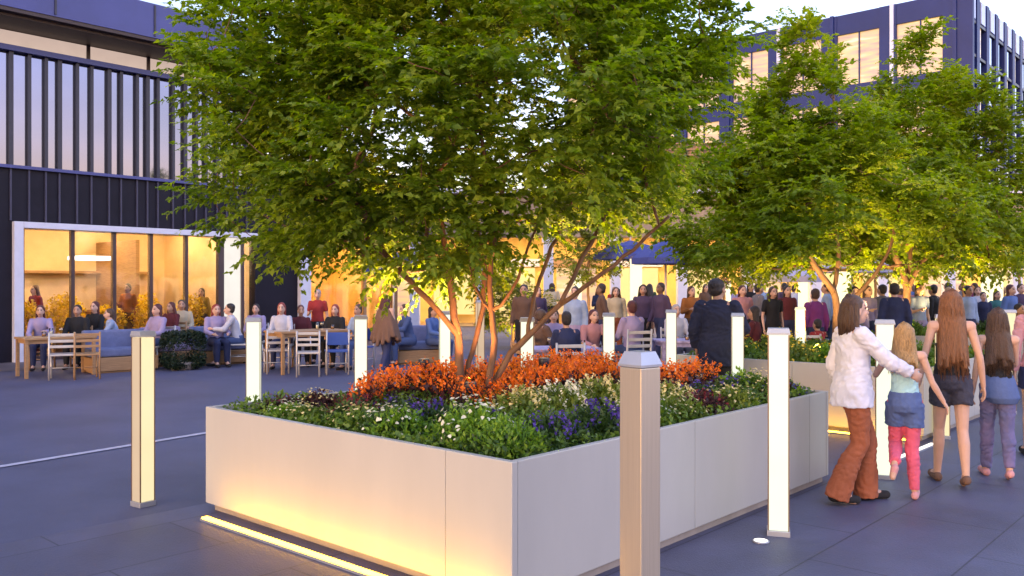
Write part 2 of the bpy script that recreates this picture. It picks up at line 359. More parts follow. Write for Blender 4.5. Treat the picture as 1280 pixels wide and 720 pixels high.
for s in (1.0, 3.0, 5.0):
    for o in (-1.6, -3.6):
        mb = MB(); fbox(mb, s - .45, s + .45, o - .22, o + .22, 3.5, 3.54); part('ceiling_lamp', mb, M['warmlamp'])
mb = MB(); fbox(mb, 1.2, 5.4, -5.18, -4.85, 2.05, 2.12); fbox(mb, 1.2, 5.4, -5.18, -4.85, .95, 1.0); part('wall_shelf', mb, M['woodtrim'])
mb = MB(); fbox(mb, 2.6, 3.5, -3.9, -3.0, 2.4, 2.5, .02); part('pendant_lamp', mb, M['whitelamp'])
mb = MB(); fbox(mb, 3.9, 4.0, -5.18, -2.6, .03, 2.96); part('interior_screen', mb, M['woodtrim'])
# second shop front
mb = MB(); fbox(mb, sC, sD, -.3, .16, 0, 3.118, .01); part('pillar', mb, M['whiteframe'])
m2 = [spx(p, -.1) for p in (385, 455, 493)] + [S_END - .3]
for s in m2:
    mb = MB(); fbox(mb, s - .05, s + .05, -.17, -.03, .05, 3.0); part('mullion', mb, M['woodtrim'])
mb = MB(); fbox(mb, sD, S_END - .26, -.17, -.03, 3.0, 3.118); part('window_frame', mb, M['woodtrim'])
for i in range(len(m2) - 1):
    mb = MB(); fbox(mb, m2[i] + .052, m2[i + 1] - .052, -.11, -.09, .05, 2.998); part('window_pane', mb, M['glass'])
room(sC + .1, S_END - .26, 3.6, 3.6, M['yellowwall'])
for s in (8.6, 10.0):
    mb = MB(); fbox(mb, s - .5, s + .5, -2.2, -1.6, 3.5, 3.54); part('ceiling_lamp', mb, M['warmlamp'])
mb = MB(); fbox(mb, 8.9, 9.0, -3.58, -3.4, .03, 2.2); fbox(mb, 9.7, 9.8, -3.58, -3.4, .03, 2.2); fbox(mb, 8.9, 9.8, -3.58, -3.4, 2.2, 2.3); part('inner_door_frame', mb, M['woodtrim'])

# ------------------------------------------------------------------ blue office tower on the right
KT = D(1208, 45); TN = -uR; TR = -uL
tw = empty('office_tower', KT + Vector((0, 0, 0)), 0, 'blue clad office block with lit windows rising behind the right hand trees', 'building')
def T1(s, o, z): return KT + uL * s + TN * o + Vector((0, 0, z))
def T2(s, o, z): return KT + uR * s + TR * o + Vector((0, 0, z))
def tbox(mb, Tf, ax, s0, s1, o0, o1, z0, z1): return mb.box(Tf((s0 + s1) / 2, (o0 + o1) / 2, (z0 + z1) / 2), (s1 - s0, abs(o1 - o0), z1 - z0), ax)
AX1, AX2 = (uL, TN), (uR, TR)
mb = MB(); mb.box(KT + uL * 13 + uR * 14 + Vector((0, 0, 8.45)), (25.4, 27.4, 16.9), (uL, uR)); part('core_wall', mb, M['fin'], tw)
rows = [13.0, 9.1, 5.2, 1.3]; cols = [1.15 + 3.25 * i for i in range(8)]
mb = MB()
prev = -.3
for c in cols + [26.3]:
    tbox(mb, T1, AX1, prev, c, -.3, .0, 0, 17); prev = c + 2.35
zz = [(0, 1.3), (4.2, 5.2), (8.1, 9.1), (12.0, 13.0), (15.9, 17.0)]
for c in cols:
    for a, b in zz: tbox(mb, T1, AX1, c + .001, c + 2.349, -.3, -.04, a, b)
part('wall', mb, M['blue'], tw)
for i, c in enumerate(cols):
    for z in rows:
        mb = MB(); tbox(mb, T1, AX1, c, c + 2.35, -.28, -.2, z, z + 2.9); wn = part('window', mb, M['litwindow'], tw)
        mb = MB(); tbox(mb, T1, AX1, c + 1.1, c + 1.16, -.2, -.1, z, z + 2.9); part('window_frame', mb, M['blue'], tw, parent=wn).matrix_parent_inverse = Matrix.Identity(4)
for i in range(5):
    mb = MB(); s = (.55, 3.7, 7.0, 10.2, 13.5)[i]; tbox(mb, T1, AX1, s - .1, s + .1, 0, .12, 0, 17.02); part('pilaster', mb, M['bluelight' if i in (1, 3) else 'blue'], tw)
mb = MB(); tbox(mb, T2, AX2, -.002, 27, -.3, .0, 15.75, 17); tbox(mb, T2, AX2, -.002, .35, -.3, .05, 0, 15.75); part('side_wall', mb, M['blue'], tw)
lit = rnd.Random if False else random.Random(5)
for i in range(13):
    s = .5 + i * 1.95
    mb = MB(); tbox(mb, T2, AX2, s + 1.3, s + 1.85, -.28, .06, 0, 17.03); part('side_fin', mb, M['blue'], tw)
    mb = MB(); tbox(mb, T2, AX2, s + .2, s + 1.0, 0.002, .06, 15.8, 16.95); part('parapet_panel', mb, M['bluelight'], tw)
    for j in range(8):
        z = 15.7 - 1.78 * (j + 1); r = lit.random()
        mb = MB(); tbox(mb, T2, AX2, s - .04, s + .9 if r < .6 else s + .55, -.2, -.06, z + .12, z + 1.72); part('side_window', mb, M['towerglass'] if r < .82 else M['litwindow'], tw)
for j in range(9):
    mb = MB(); tbox(mb, T2, AX2, .4, 26.5, -.25, .02, 15.7 - 1.78 * j - .1, 15.7 - 1.78 * j + .047); part('side_sill', mb, M['fin'], tw)

# ------------------------------------------------------------------ arcade across the back of the square
ar = empty('arcade_building', (10, 36, 0), 0, 'long low arcade of glowing golden shops closing the far side of the square', 'building')
def wbox(mb, x0, x1, y0, y1, z0, z1): return mb.box(((x0 + x1) / 2, (y0 + y1) / 2, (z0 + z1) / 2), (x1 - x0, y1 - y0, z1 - z0))
mb = MB(); wbox(mb, -7, 32, 36, 36.5, 3.7, 5.5); wbox(mb, -7, 32, 36.502, 44, 3.97, 5.3); part('upper_wall', mb, M['tan'], ar)
mb = MB(); wbox(mb, -7.2, 32.2, 35.7, 36.9, 5.5, 5.68); part('cornice', mb, M['whiteframe'], ar)
mb = MB(); mb.add([(-7, 39.5, 0), (32, 39.5, 0), (32, 39.5, 3.96), (-7, 39.5, 3.96)], [(0, 1, 2, 3)]); part('shop_wall', mb, M['yellowwall'], ar)
mb = MB(); mb.add([(-7, 36.1, .02), (32, 36.1, .02), (32, 39.5, .02), (-7, 39.5, .02)], [(0, 1, 2, 3)]); part('shop_floor', mb, M['roomfloor'], ar)
for i in range(15):
    x = -6.8 + i * 2.77
    mb = MB(); wbox(mb, x - .2, x + .2, 36.02, 36.42, 0, 3.698); wbox(mb, x - .26, x + .26, 35.96, 36.48, 3.5, 3.66); part('column', mb, M['whiteframe'], ar)
    if i < 14:
        mb = MB(); wbox(mb, x + .7, x + 2.1, 37.0, 37.7, 3.90, 3.95); part('ceiling_lamp', mb, M['warmlamp'], ar)
        mb = MB(); wbox(mb, x + .5, x + 2.3, 39.3, 39.45, .4 if i % 2 else .05, 2.5); part('shop_window', mb, M['goldpane'] if i % 3 else M['litwindow'], ar)
        mb = MB(); wbox(mb, x + .3, x + 2.5, 39.2, 39.46, 2.55, 2.9); part('shop_fascia', mb, M['woodtrim' if i % 2 else 'whiteframe'], ar)
# upper storey set back with a brick lattice
lt = empty('brick_tower', (8.3, 40, 0), 0, 'tan brick stair tower with a lattice screen above the arcade', 'building')
mb = MB(); wbox(mb, 6.9, 10.4, 40, 44, 0, 8.2); part('wall', mb, M['tan'], lt)
mb = MB()
for i in range(12):
    x = 7.1 + i * .27
    mb.box((x, 39.93, 6.7), (.05, .1, 3.2), (Vector((1, 0, 0)), Vector((0, 1, 0))))
for j in range(12): wbox(mb, 6.95, 10.35, 39.8, 39.878, 5.3 + j * .26, 5.35 + j * .26)
part('lattice_screen', mb, M['woodtrim'], lt)
# ------------------------------------------------------------------ bollards
M['bronze'] = mat('bronze_metal', (0.23, 0.15, 0.10), rough=.4, metal=.6, var=.1)
M['steel'] = mat('brushed_steel', (0.50, 0.42, 0.33), rough=.38, metal=.6, var=.06, vscale=5, stretch=(30, 30, .5))
M['capmetal'] = mat('cap_metal', (0.36, 0.37, 0.42), rough=.4, metal=.55, var=.08)
M['lit_white'] = emit('lit_white', (0.93, 1.0, 0.76), .225); M['lit_cream'] = emit('lit_cream', (1.0, 0.85, 0.46), .20); M['lit_peach'] = emit('lit_peach', (1.0, 0.70, 0.40), .13)
M['steel_dark'] = mat('seam_dark', (0.03, 0.03, 0.035), rough=.5)
def bollard(px, d, rot, lit, label, h=1.38, w=.14, tall_cap=False):
    p = D(px, d, 0); root = empty('bollard', p, R(rot), label, 'bollard', 'square light bollards around the planters')
    mb = MB(); mb.box((0, 0, .02), (w + .012, w + .012, .04), None, .004); mb.build('base_plate', M['capmetal'], root)
    c0 = h - (.075 if tall_cap else .045)
    if lit:
        e = .008; mb = MB()
        for sx in (-1, 1):
            for sy in (-1, 1): mb.box((sx * (w / 2 - e / 2), sy * (w / 2 - e / 2), (c0 + .04) / 2), (e, e, c0 - .042))
        mb.build('corner_frame', M['bronze'], root)
        for i, (nx, ny) in enumerate(((0, -1), (1, 0), (0, 1), (-1, 0))):
            mb = MB(); t = w - 2 * e - .002
            mb.box((nx * (w / 2 - .006), ny * (w / 2 - .006), (c0 + .04) / 2), (t if ny else .006, t if nx else .006, c0 - .046))
            mb.build('light_panel', M[lit[i % len(lit)]], root)
    else:
        mb = MB(); mb.box((0, 0, (c0 + .04) / 2), (w, w, c0 - .042), None, .006); b = mb.build('post', M['steel'], root)
        mb = MB(); mb.box((0, 0, c0 - .002), (w - .012, w - .012, .006)); mb.build('shadow_gap', M['steel_dark'], root)
    mb = MB(); a = w / 2 + .006; q = a * (.70 if tall_cap else .9)
    mb.add([(-a, -a, c0 + .002), (a, -a, c0 + .002), (a, a, c0 + .002), (-a, a, c0 + .002), (-a, -a, c0 + .014), (a, -a, c0 + .014), (a, a, c0 + .014), (-a, a, c0 + .014),
            (-q, -q, h), (q, -q, h), (q, q, h), (-q, q, h)],
           [(3, 2, 1, 0), (0, 1, 5, 4), (1, 2, 6, 5), (2, 3, 7, 6), (3, 0, 4, 7), (4, 5, 9, 8), (5, 6, 10, 9), (6, 7, 11, 10), (7, 4, 8, 11), (8, 9, 10, 11)])
    mb.build('cap', M['capmetal'], root); return root
LW = ['lit_white']
bollard(179, 6.74, 54, ['lit_cream', 'lit_peach', 'lit_cream', 'lit_peach'], 'warm cream lit bollard standing alone on the asphalt left of the planter', h=1.35, w=.125)
bollard(973, 5.96, -16, LW, 'brightest white lit bollard before the long side of the nearest planter', h=1.41)
bollard(1106, 7.7, -22, LW, 'white lit bollard standing between the man and the small girl', h=1.4, w=.155)
bollard(800, 4.25, 40, None, 'unlit brushed steel bollard with sloped cap closest to the camera', tall_cap=True)
bollard(317, 8.7, 12, LW, 'white lit bollard behind the left corner of the planter')
bollard(451, 9.4, 10, LW, 'white lit bollard behind the planter left of the brown poncho')
bollard(556, 10.9, 8, LW, 'slim lit bollard just left of the main tree stems')
bollard(600, 16.7, 20, ['lit_peach'], 'dim peach bollard far off between the main tree stems', h=1.42)
bollard(659, 9.0, -3, LW, 'white lit bollard right of the main tree stems', h=1.37)
bollard(761, 10.2, -6, LW, 'white lit bollard behind the orange flowers left of the steel bollard')
bollard(839, 11.6, -10, LW, 'white lit bollard left of the man in the dark coat')
bollard(922, 10.2, -12, LW, 'white lit bollard in front of the man in the dark coat')
bollard(1000, 12.9, -16, LW, 'white lit bollard beside the second planter below the magenta shirt')
bollard(1178, 9.7, -20, ['lit_cream'], 'lit bollard seen behind the legs of the long haired woman')
bollard(1262, 11.6, -22, ['lit_cream'], 'lit bollard partly hidden by the woman in jeans')

# glowing strip lights set on the ground, and a small recessed lamp
M['strip'] = emit('strip_glow', (1.0, .48, .015), 7.5); M['strip_white'] = emit('strip_white', (1, .9, .75), .5)
def strip(p, q, label, m, w=.042):
    p, q = Vector(p), Vector(q); d = (q - p); L_ = d.length; d.normalize(); n = Vector((-d.y, d.x, 0)); c = (p + q) / 2
    root = empty('light_strip', c, 0, label, 'light strip'); inv = Matrix.Translation(-c)
    mb = MB(); mb.box(c + Vector((0, 0, .012)), (L_ + .02, w + .02, .016), (d, n)); o = mb.build('channel', M['capmetal'], root); o.matrix_parent_inverse = inv
    mb = MB(); mb.box(c + Vector((0, 0, .024)), (L_, w, .008), (d, n)); o = mb.build('diffuser', m, root); o.matrix_parent_inverse = inv
strip(PW(-.15, 2.86), PW(-.11, .02), 'glowing yellow light strip on the ground along the nearest planter', M['strip'])
strip(C2P + uL * 3.0 - uR * .15, C2P + uL * .05 - uR * .13, 'glowing light strip at the near side of the second planter', M['strip'])
strip(G(1118, 577), G(1166, 557), 'short pale light strip on the paving behind the small girl', M['strip_white'])
pt = G(951, 678); root = empty('ground_light', pt, 0, 'small round white light set in the paving by the brightest bollard', 'ground light')
mb = MB(); mb.lathe([(.055, .004), (.055, .012), (.046, .014)], n=20); mb.build('ring', M['capmetal'], root)
mb = MB(); mb.lathe([(.001, .0141), (.044, .0148), (.001, .017)], n=20); mb.build('lens', M['whitelamp'], root)
for px, d, zt, wd, lab in ((795, 24, 2.5, .26, 'tall glowing pillar lamp under the navy parasol'), (905, 26, 1.85, .3, 'glowing pillar lamp right behind the head of the dark coat'), (1004, 25, 2.3, .2, 'slim glowing pillar lamp left of the magenta shirt'),
                           (1054, 18, 2.05, .22, 'glowing pillar lamp directly right of the forked trunk'), (1240, 26, 2.1, .42, 'broad glowing pillar lamp above the woman in jeans'), (722, 27, 2.1, .2, 'slim glowing pillar lamp behind the lilac seated group')):
    root = empty('pillar_lamp', D(px, d, 0), R(12), lab, 'lamp', 'glowing pillar lamps on the square')
    mb = MB(); mb.box((0, 0, .05), (wd + .06, wd + .06, .1), None, .01); mb.build('base', M['bronze'], root); MB().box((0, 0, zt - .03), (wd + .04, wd + .04, .06), None, .01).build('cap', M['bronze'], root)
    mb = MB(); mb.box((0, 0, zt / 2 + .02), (wd, wd, zt - .17)); mb.build('light_panel', M['pillarlamp'], root)

# ------------------------------------------------------------------ cafe furniture
M['teak'] = mat('teak', (0.36, 0.20, 0.09), rough=.55, var=.25, vscale=5, stretch=(1, 14, 14)); M['cloth_lilac'] = mat('cloth_lilac', (.42, .34, .50), rough=.85, var=.35, vscale=12)
M['denim'] = mat('denim', (.06, .10, .24), rough=.85, var=.2, vscale=14, bump=.3); M['alu'] = mat('pale_metal', (.55, .50, .46), rough=.4, metal=.4); M['blueplastic'] = mat('blue_plastic', (.04, .09, .34), rough=.45)
M['parasol'] = mat('navy_canvas', (.035, .05, .22), rough=.8, var=.15); M['parasol_pale'] = mat('lavender_canvas', (.40, .38, .55), rough=.8, var=.1)
def table(px, d, rz, L_, W_, h, m, label):
    root = empty('cafe_table', D(px, d, 0), R(rz), label, 'table')
    mb = MB(); mb.box((0, 0, h - .02), (L_, W_, .04), None, .006); mb.build('table_top', m, root)
    mb = MB()
    for sy in (-1, 1): mb.box((0, sy * (W_ / 2 - .06), h - .075), (L_ - .16, .03, .066))
    for sx in (-1, 1): mb.box((sx * (L_ / 2 - .06), 0, h - .075), (.03, W_ - .16, .066))
    mb.build('apron', m, root)
    for sx in (-1, 1):
        for sy in (-1, 1): MB().box((sx * (L_ / 2 - .05), sy * (W_ / 2 - .05), (h - .042) / 2), (.06, .06, h - .042), None, .006).build('leg', m, root)
    for i in range(3):
        x = rnd.uniform(-.4, .4) * L_; y = rnd.uniform(-.3, .3) * W_
        g_ = empty('drinking_glass', root.matrix_basis @ Vector((x, y, h)), 0, ('amber tumbler on the ', 'stemmed glass on the ', 'tall drink on the ')[i] + label.split(',')[0], 'glass')
        hh = (.09, .16, .15)[i]
        MB().lathe([(.030, .001), (.034, .006), (.038, hh)] if i != 1 else [(.035, .001), (.006, .008), (.006, .08), (.04, .11), (.036, hh)], n=10).build('bowl', M['glassware'], g_)
        MB().lathe([(.026, .008), (.031, hh * .6)] if i != 1 else [(.03, .112), (.034, hh * .85)], n=10).build('drink', M[('drink_amber', 'drink_pale', 'drink_pale')[i]], g_)
    return root
M['glassware'] = glass('glassware', (.97, .97, .97), .06); M['drink_amber'] = mat('drink_amber', (.45, .18, .03), rough=.2); M['drink_pale'] = mat('drink_pale', (.7, .6, .4), rough=.2)
def chair_proto(fm, sm, style):
    root = empty('cafe_chair')
    MB().box((0, 0, .445), (.44, .43, .035), None, .01).build('seat', sm, root)
    mb = MB()
    if style == 'ladder':
        for z in (.60, .70, .81): mb.box((0, -.225, z), (.40, .02, .05), None, .006)
    else: mb.box((0, -.225, .69), (.42, .02, .24), None, .008)
    mb.build('backrest', sm, root)
    for sx in (-1, 1):
        MB().tube([(sx * .19, .18, 0), (sx * .19, .18, .428)], .017, 8).build('leg', fm, root)
        MB().tube([(sx * .205, -.225, 0), (sx * .205, -.205, .45), (sx * .205, -.245, .86)], .017, 8).build('leg', fm, root)
    mb = MB()
    for sx in (-1, 1): mb.tube([(sx * .2, .18, .2), (sx * .2, -.2, .2)], .010, 6)
    mb.tube([(-.19, 0, .2), (.19, 0, .2)], .010, 6); mb.build('stretcher', fm, root); return root
protos = {'pale': chair_proto(M['alu'], M['alu'], 'ladder'), 'blue': chair_proto(M['alu'], M['blueplastic'], 'panel'), 'teak': chair_proto(M['teak'], M['teak'], 'ladder')}
used = set()
def chair(kind, px, d, rz, label):
    o = protos[kind] if kind not in used else copy_tree(protos[kind]); used.add(kind)
    o.location = D(px, d, 0); o.rotation_euler = (0, 0, R(rz)); tag(o, label, 'chair', 'cafe chairs'); return o
table(70, 16.5, 42, 1.25, .75, .74, M['teak'], 'teak cafe table at the left end of the shop window')
table(385, 17.3, 40, 1.5, .8, .82, M['teak'], 'long teak table before the dark wall between the shops')
table(700, 13.6, 15, 1.1, .8, .74, M['cloth_lilac'], 'lilac topped table left of the steel bollard')
table(858, 15.5, 5, 1.1, .8, .74, M['cloth_lilac'], 'lilac topped table left of the dark coat')
table(1168, 19, 10, 1.2, .8, .76, M['cloth_lilac'], 'pale lilac table behind the long haired woman')
table(1245, 18.4, 10, 1.6, .8, .76, M['denim'], 'dark slate table behind the woman in jeans')
chair('pale', 386, 16.4, 10, 'pale ladder back chair at the near side of the long table')
chair('blue', 421, 16.8, 16, 'blue panel back chair at the long table')
chair('pale', 345, 17.0, 25, 'pale chair at the left end of the long table')
chair('teak', 108, 16.0, 30, 'teak chair right of the left cafe table')
chair('pale', 78, 15.9, 25, 'pale chair in front of the left cafe table')
chair('pale', 745, 13.3, 80, 'pale chair right of the lilac table behind the orange flowers')
chair('teak', 665, 13.2, -60, 'teak chair left of the lilac table behind the orange flowers')
chair('pale', 1005, 15.4, 0, 'pale chair beside the second planter')
M['cush'] = mat('blue_cushion', (.13, .15, .27), rough=.9, var=.15, bump=.3)
M['cush2'] = mat('lilac_cushion', (.24, .20, .32), rough=.9, var=.25, vscale=10, bump=.3)
for px, d, rz, L_, m, lab in ((150, 17.4, 44, 1.25, 'cush', 'blue cushioned wooden lounge bench behind the warm lit bollard'), (208, 18.6, 44, .9, 'cush2', 'lilac cushioned bench beside the dark clipped shrub'),
                              (275, 19.0, 44, 1.1, 'cush', 'blue cushioned bench right of the dark clipped shrub'), (525, 19.2, 20, 1.1, 'cush', 'blue cushioned bench behind the brown poncho')):
    root = empty('lounge_bench', D(px, d, 0), R(rz), lab, 'bench', 'wooden lounge benches')
    mb = MB(); mb.box((0, 0, .17), (L_, .7, .26), None, .01); mb.box((0, 0, .02), (L_ - .1, .6, .04)); mb.build('base', M['teak'], root)
    MB().box((0, .03, .39), (L_ - .04, .62, .16), None, .04).build('seat_cushion', M[m], root)
    MB().box((0, .34, .60), (L_ - .04, .15, .42), None, .04).build('back_cushion', M[m], root)
for px, d, zt, r, m, lab in ((832, 20, 2.75, .8, 'parasol', 'navy parasol above the tables left of the dark coat'), (788, 25, 3.0, 1.1, 'parasol', 'farther navy parasol left of its neighbour'), (492, 21.5, 2.55, .75, 'parasol', 'small navy parasol by the second shop front'), (1065, 23, 2.6, 1.0, 'parasol_pale', 'pale lavender parasol behind the forked trunk'), (985, 22, 2.35, .9, 'parasol_pale', 'pale lavender parasol left of the slim pillar lamp')):
    root = empty('parasol', D(px, d, 0), rnd.random(), lab, 'parasol', 'cafe parasols')
    MB().lathe([(.28, 0), (.28, .06), (.05, .09)], n=16).build('base', M['fin'], root); MB().tube([(0, 0, .05), (0, 0, zt + .08)], .024, 10).build('pole', M['alu'], root)
    n = 8; vs_ = [(0, 0, zt)] ; fs_ = []
    for rr, zz_ in ((.55, zt - .16), (1, zt - .42), (1.0, zt - .56)): vs_ += [(r * rr * math.cos(2 * math.pi * k / n), r * rr * math.sin(2 * math.pi * k / n), zz_) for k in range(n)]
    for k in range(n):
        k2 = (k + 1) % n; fs_.append((0, 1 + k, 1 + k2)); fs_ += [(1 + k, 1 + n + k, 1 + n + k2, 1 + k2), (1 + n + k, 1 + 2 * n + k, 1 + 2 * n + k2, 1 + n + k2)]
    MB().add(vs_, fs_).build('canopy', M[m], root)
    for k in range(n): MB().tube([(0, 0, zt - .03), (r * .97 * math.cos(2 * math.pi * k / n), r * .97 * math.sin(2 * math.pi * k / n), zt - .44)], .008, 5).build('rib', M['alu'], root)

# ------------------------------------------------------------------ people
def tcap(mb, p0, r0, p1, r1, n=10):
    p0, p1 = Vector(p0), Vector(p1); t = (p1 - p0).normalized(); pts, rd = [], []
    for k in range(4): a = math.pi / 2 * k / 4; pts.append(p0 - t * r0 * math.cos(a)); rd.append(max(.001, r0 * math.sin(a)))
    pts.append(p0); rd.append(r0); pts.append(p1); rd.append(r1)
    for k in range(1, 5): a = math.pi / 2 * k / 4; pts.append(p1 + t * r1 * math.sin(a)); rd.append(max(.001, r1 * math.cos(a)))
    mb.tube(pts, rd, n)
def chain(mb, pts, rads):
    for i in range(len(pts) - 1): tcap(mb, pts[i], rads[i], pts[i + 1], rads[i + 1])
def ell(mb, c, r, rot=None, n=12):
    c = Vector(c); m = rot or Matrix.Identity(3); vs_, fs_ = [], []; k = n // 2 + 1
    for i in range(1, k):
        th = math.pi * i / k
        for j in range(n): ph = 2 * math.pi * j / n; vs_.append(c + m @ Vector((r[0] * math.sin(th) * math.cos(ph), r[1] * math.sin(th) * math.sin(ph), r[2] * math.cos(th))))
    top, bot = len(vs_), len(vs_) + 1; vs_ += [c + m @ Vector((0, 0, r[2])), c + m @ Vector((0, 0, -r[2]))]
    for i in range(k - 2):
        for j in range(n): a = i * n + j; b = i * n + (j + 1) % n; fs_.append((a, a + n, b + n, b))
    for j in range(n): fs_.append((top, j, (j + 1) % n)); fs_.append((bot, (k - 2) * n + (j + 1) % n, (k - 2) * n + j))
    mb.add(vs_, fs_)
from mathutils import noise as mnoise
def remesh(name, mb, voxel, it=3, wrinkle=0.0):
    o = bpy.data.objects.new('tmp', mb.mesh('tmp')); COL.objects.link(o)
    m = o.modifiers.new('r', 'REMESH'); m.mode = 'VOXEL'; m.voxel_size = voxel; m.use_smooth_shade = True
    s = o.modifiers.new('s', 'SMOOTH'); s.factor = .5; s.iterations = it
    dg = bpy.context.evaluated_depsgraph_get(); me = bpy.data.meshes.new_from_object(o.evaluated_get(dg), depsgraph=dg); me.name = name
    bpy.data.objects.remove(o)
    if wrinkle:
        n_ = len(me.vertices); co = np.empty(n_ * 3, np.float32); me.vertices.foreach_get('co', co); co = co.reshape(-1, 3)
        no = np.empty(n_ * 3, np.float32); me.vertices.foreach_get('normal', no); no = no.reshape(-1, 3)
        h = np.array([mnoise.noise((c[0] * 11 + 3 * math.sin(c[2] * 9), c[1] * 11, c[2] * 7)) + .55 * mnoise.noise((c[0] * 26, c[1] * 26, c[2] * 15 + c[0] * 9)) for c in co])
        me.vertices.foreach_set('co', (co + no * (np.abs(h) * 1.6 - .45)[:, None] * wrinkle).astype(np.float32).reshape(-1)); me.update()
    me.polygons.foreach_set('use_smooth', [True] * len(me.polygons)); return me
V = Vector
def pose(stride=0.0, armL=None, armR=None, sit=False, lean=0.0, legL=None, legR=None, headturn=0.0):
    """joints of a 1.7 m figure facing +Y; armL / armR: (elbow, wrist) offsets from the shoulder; legL / legR: explicit (knee, ankle, toe)"""
    J = {}; hz = .52 if sit else .92; dz = hz - .92
    J['pel'] = V((0, 0, .95 + dz)); ln = V((0, lean, 0))
    J['waist'] = V((0, 0, 1.09 + dz)) + ln * .35; J['chest'] = V((0, .0, 1.27 + dz)) + ln * .75; J['neck'] = V((0, -.005, 1.43 + dz)) + ln; J['head'] = V((0, .025, 1.585 + dz)) + ln * 1.15
    for s, k in ((-1, 'L'), (1, 'R')):
        st = stride * (1 if k == 'L' else -1)
        h = V((s * .088, 0, hz)); J['hip' + k] = h
        if sit:
            J['kn' + k] = V((s * .10, .42, .50)); J['an' + k] = V((s * .10, .40, .09)); J['to' + k] = V((s * .11, .54, .035))
        else:
            fw = st; kn = V((s * .085, fw * .5 + abs(fw) * .12, .49)); an = V((s * .085, fw, .085 + (.05 if fw < -.05 else 0)))
            J['kn' + k] = kn; J['an' + k] = an; J['to' + k] = an + V((s * .02, .15, -.05 if fw >= -.05 else -.10))
        lg = legL if k == 'L' else legR
        if lg: J['kn' + k], J['an' + k], J['to' + k] = [V(q) for q in lg]
        sh = V((s * .172, -.005, 1.385 + dz)) + ln * .95; J['sh' + k] = sh
        arm = armL if k == 'L' else armR
        if arm: el, wr = sh + V(arm[0]), sh + V(arm[1])
        elif sit: el, wr = sh + V((s * .05, .10, -.26)), sh + V((-s * .02, .32, -.30))
        else: el, wr = sh + V((s * .055, -.03 - st * .25, -.275)), sh + V((s * .065, .04 - st * .55, -.52))
        J['el' + k], J['wr' + k] = el, wr
    J['ht'] = headturn; return J
def hand(mb, J, k, fingers):
    wr, el = J['wr' + k], J['el' + k]; t = (wr - el).normalized(); s = -1 if k == 'L' else 1
    side = t.cross(V((s, 0, 0))); side = side.normalized() if side.length > .1 else V((0, 1, 0))   # across the knuckles: thumb side forward
    if side.y < 0: side = -side
    nrm = t.cross(side)
    if nrm.x * s > 0: nrm = -nrm                                                     # palm faces the body
    m = Matrix((side, nrm, t)).transposed()
    ell(mb, wr + t * .045, (.040, .017, .055), m)
    if not fingers:
        tcap(mb, wr + t * .07, .028, wr + t * .14 + nrm * .02, .018, 8); tcap(mb, wr + t * .03 + side * .03, .013, wr + t * .085 + side * .055 + nrm * .01, .010, 6); return
    for i, (u, ln) in enumerate(((.029, .068), (.010, .078), (-.010, .072), (-.028, .056))):
        a = wr + t * .07 + side * u; b = a + t * ln * .5 + nrm * .008 + side * u * .15; c = b + t * ln * .42 + nrm * .024
        tcap(mb, a, .0095, b, .0090, 8); tcap(mb, b, .0090, c, .0078, 8)
    a = wr + t * .018 + side * .026; b = a + t * .032 + side * .027 + nrm * .008; c = b + t * .032 + side * .008 + nrm * .010
    tcap(mb, a, .013, b, .0105, 8); tcap(mb, b, .0105, c, .0085, 8)
def body(J, fem=False, fingers=False, voxel=.02):
    mb = MB(); w = .93 if fem else 1.0
    ell(mb, J['pel'] + V((0, -.01, -.03)), (.158 if fem else .150, .115, .125)); ell(mb, J['waist'], (.118 if fem else .130, .092, .14)); ell(mb, J['chest'], (.148 * w, .105, .175))
    tcap(mb, J['shL'], .056 * w, J['shR'], .056 * w); tcap(mb, J['neck'] - V((0, 0, .04)), .056 * w, J['head'] - V((0, .02, .06)), .050 * w)
    ht = Matrix.Rotation(J['ht'], 3, 'Z'); H = J['head']
    def hp(x, y, z): return H + ht @ V((x, y, z))
    ell(mb, hp(0, -.012, .025), (.074, .092, .090), ht); ell(mb, hp(0, .022, -.045), (.056, .066, .072), ht); ell(mb, hp(0, .058, -.088), (.026, .024, .022), ht)
    tcap(mb, hp(0, .078, .012), .010, hp(0, .102, -.028), .014, 6); ell(mb, hp(0, .082, -.062), (.024, .012, .011), ht)
    for s in (-1, 1): ell(mb, hp(s * .076, -.005, -.02), (.012, .022, .034), ht); ell(mb, hp(s * .03, .066, -.03), (.02, .02, .02), ht); ell(mb, hp(s * .030, .074, .022), (.022, .010, .008), ht)
    for k, s in (('L', -1), ('R', 1)):
        g_ = .92 if fem else 1.0
        chain(mb, [J['sh' + k], J['sh' + k].lerp(J['el' + k], .45), J['el' + k]], [.050 * g_, .044 * g_, .036 * g_])
        chain(mb, [J['el' + k], J['el' + k].lerp(J['wr' + k], .3), J['wr' + k]], [.036 * g_, .038 * g_, .026 * g_]); hand(mb, J, k, fingers)
        h, kn, an, to = J['hip' + k], J['kn' + k], J['an' + k], J['to' + k]
        chain(mb, [h, h.lerp(kn, .4), kn], [.086, .076, .053]); bk = V((0, -.018, 0))
        chain(mb, [kn, kn.lerp(an, .32) + bk, an], [.052, .055, .035])
        tcap(mb, an + V((0, -.03, -.045)), .036, to + V((0, 0, .0)), .030); tcap(mb, an, .036, to, .032)
    return remesh('body', mb, voxel)
def loft(mb, rings, n=20):
    vs_, fs_ = [], []
    for c, rx, ry in rings: vs_ += [c + V((rx * math.cos(2 * math.pi * k / n), ry * math.sin(2 * math.pi * k / n), 0)) for k in range(n)]
    for i in range(len(rings) - 1):
        for k in range(n): a = i * n + k; b = i * n + (k + 1) % n; fs_.append((a, a + n, b + n, b))
    fs_.append(tuple(range(n))); fs_.append(tuple(range(len(rings) * n - 1, len(rings) * n - n - 1, -1))); mb.add(vs_, fs_)
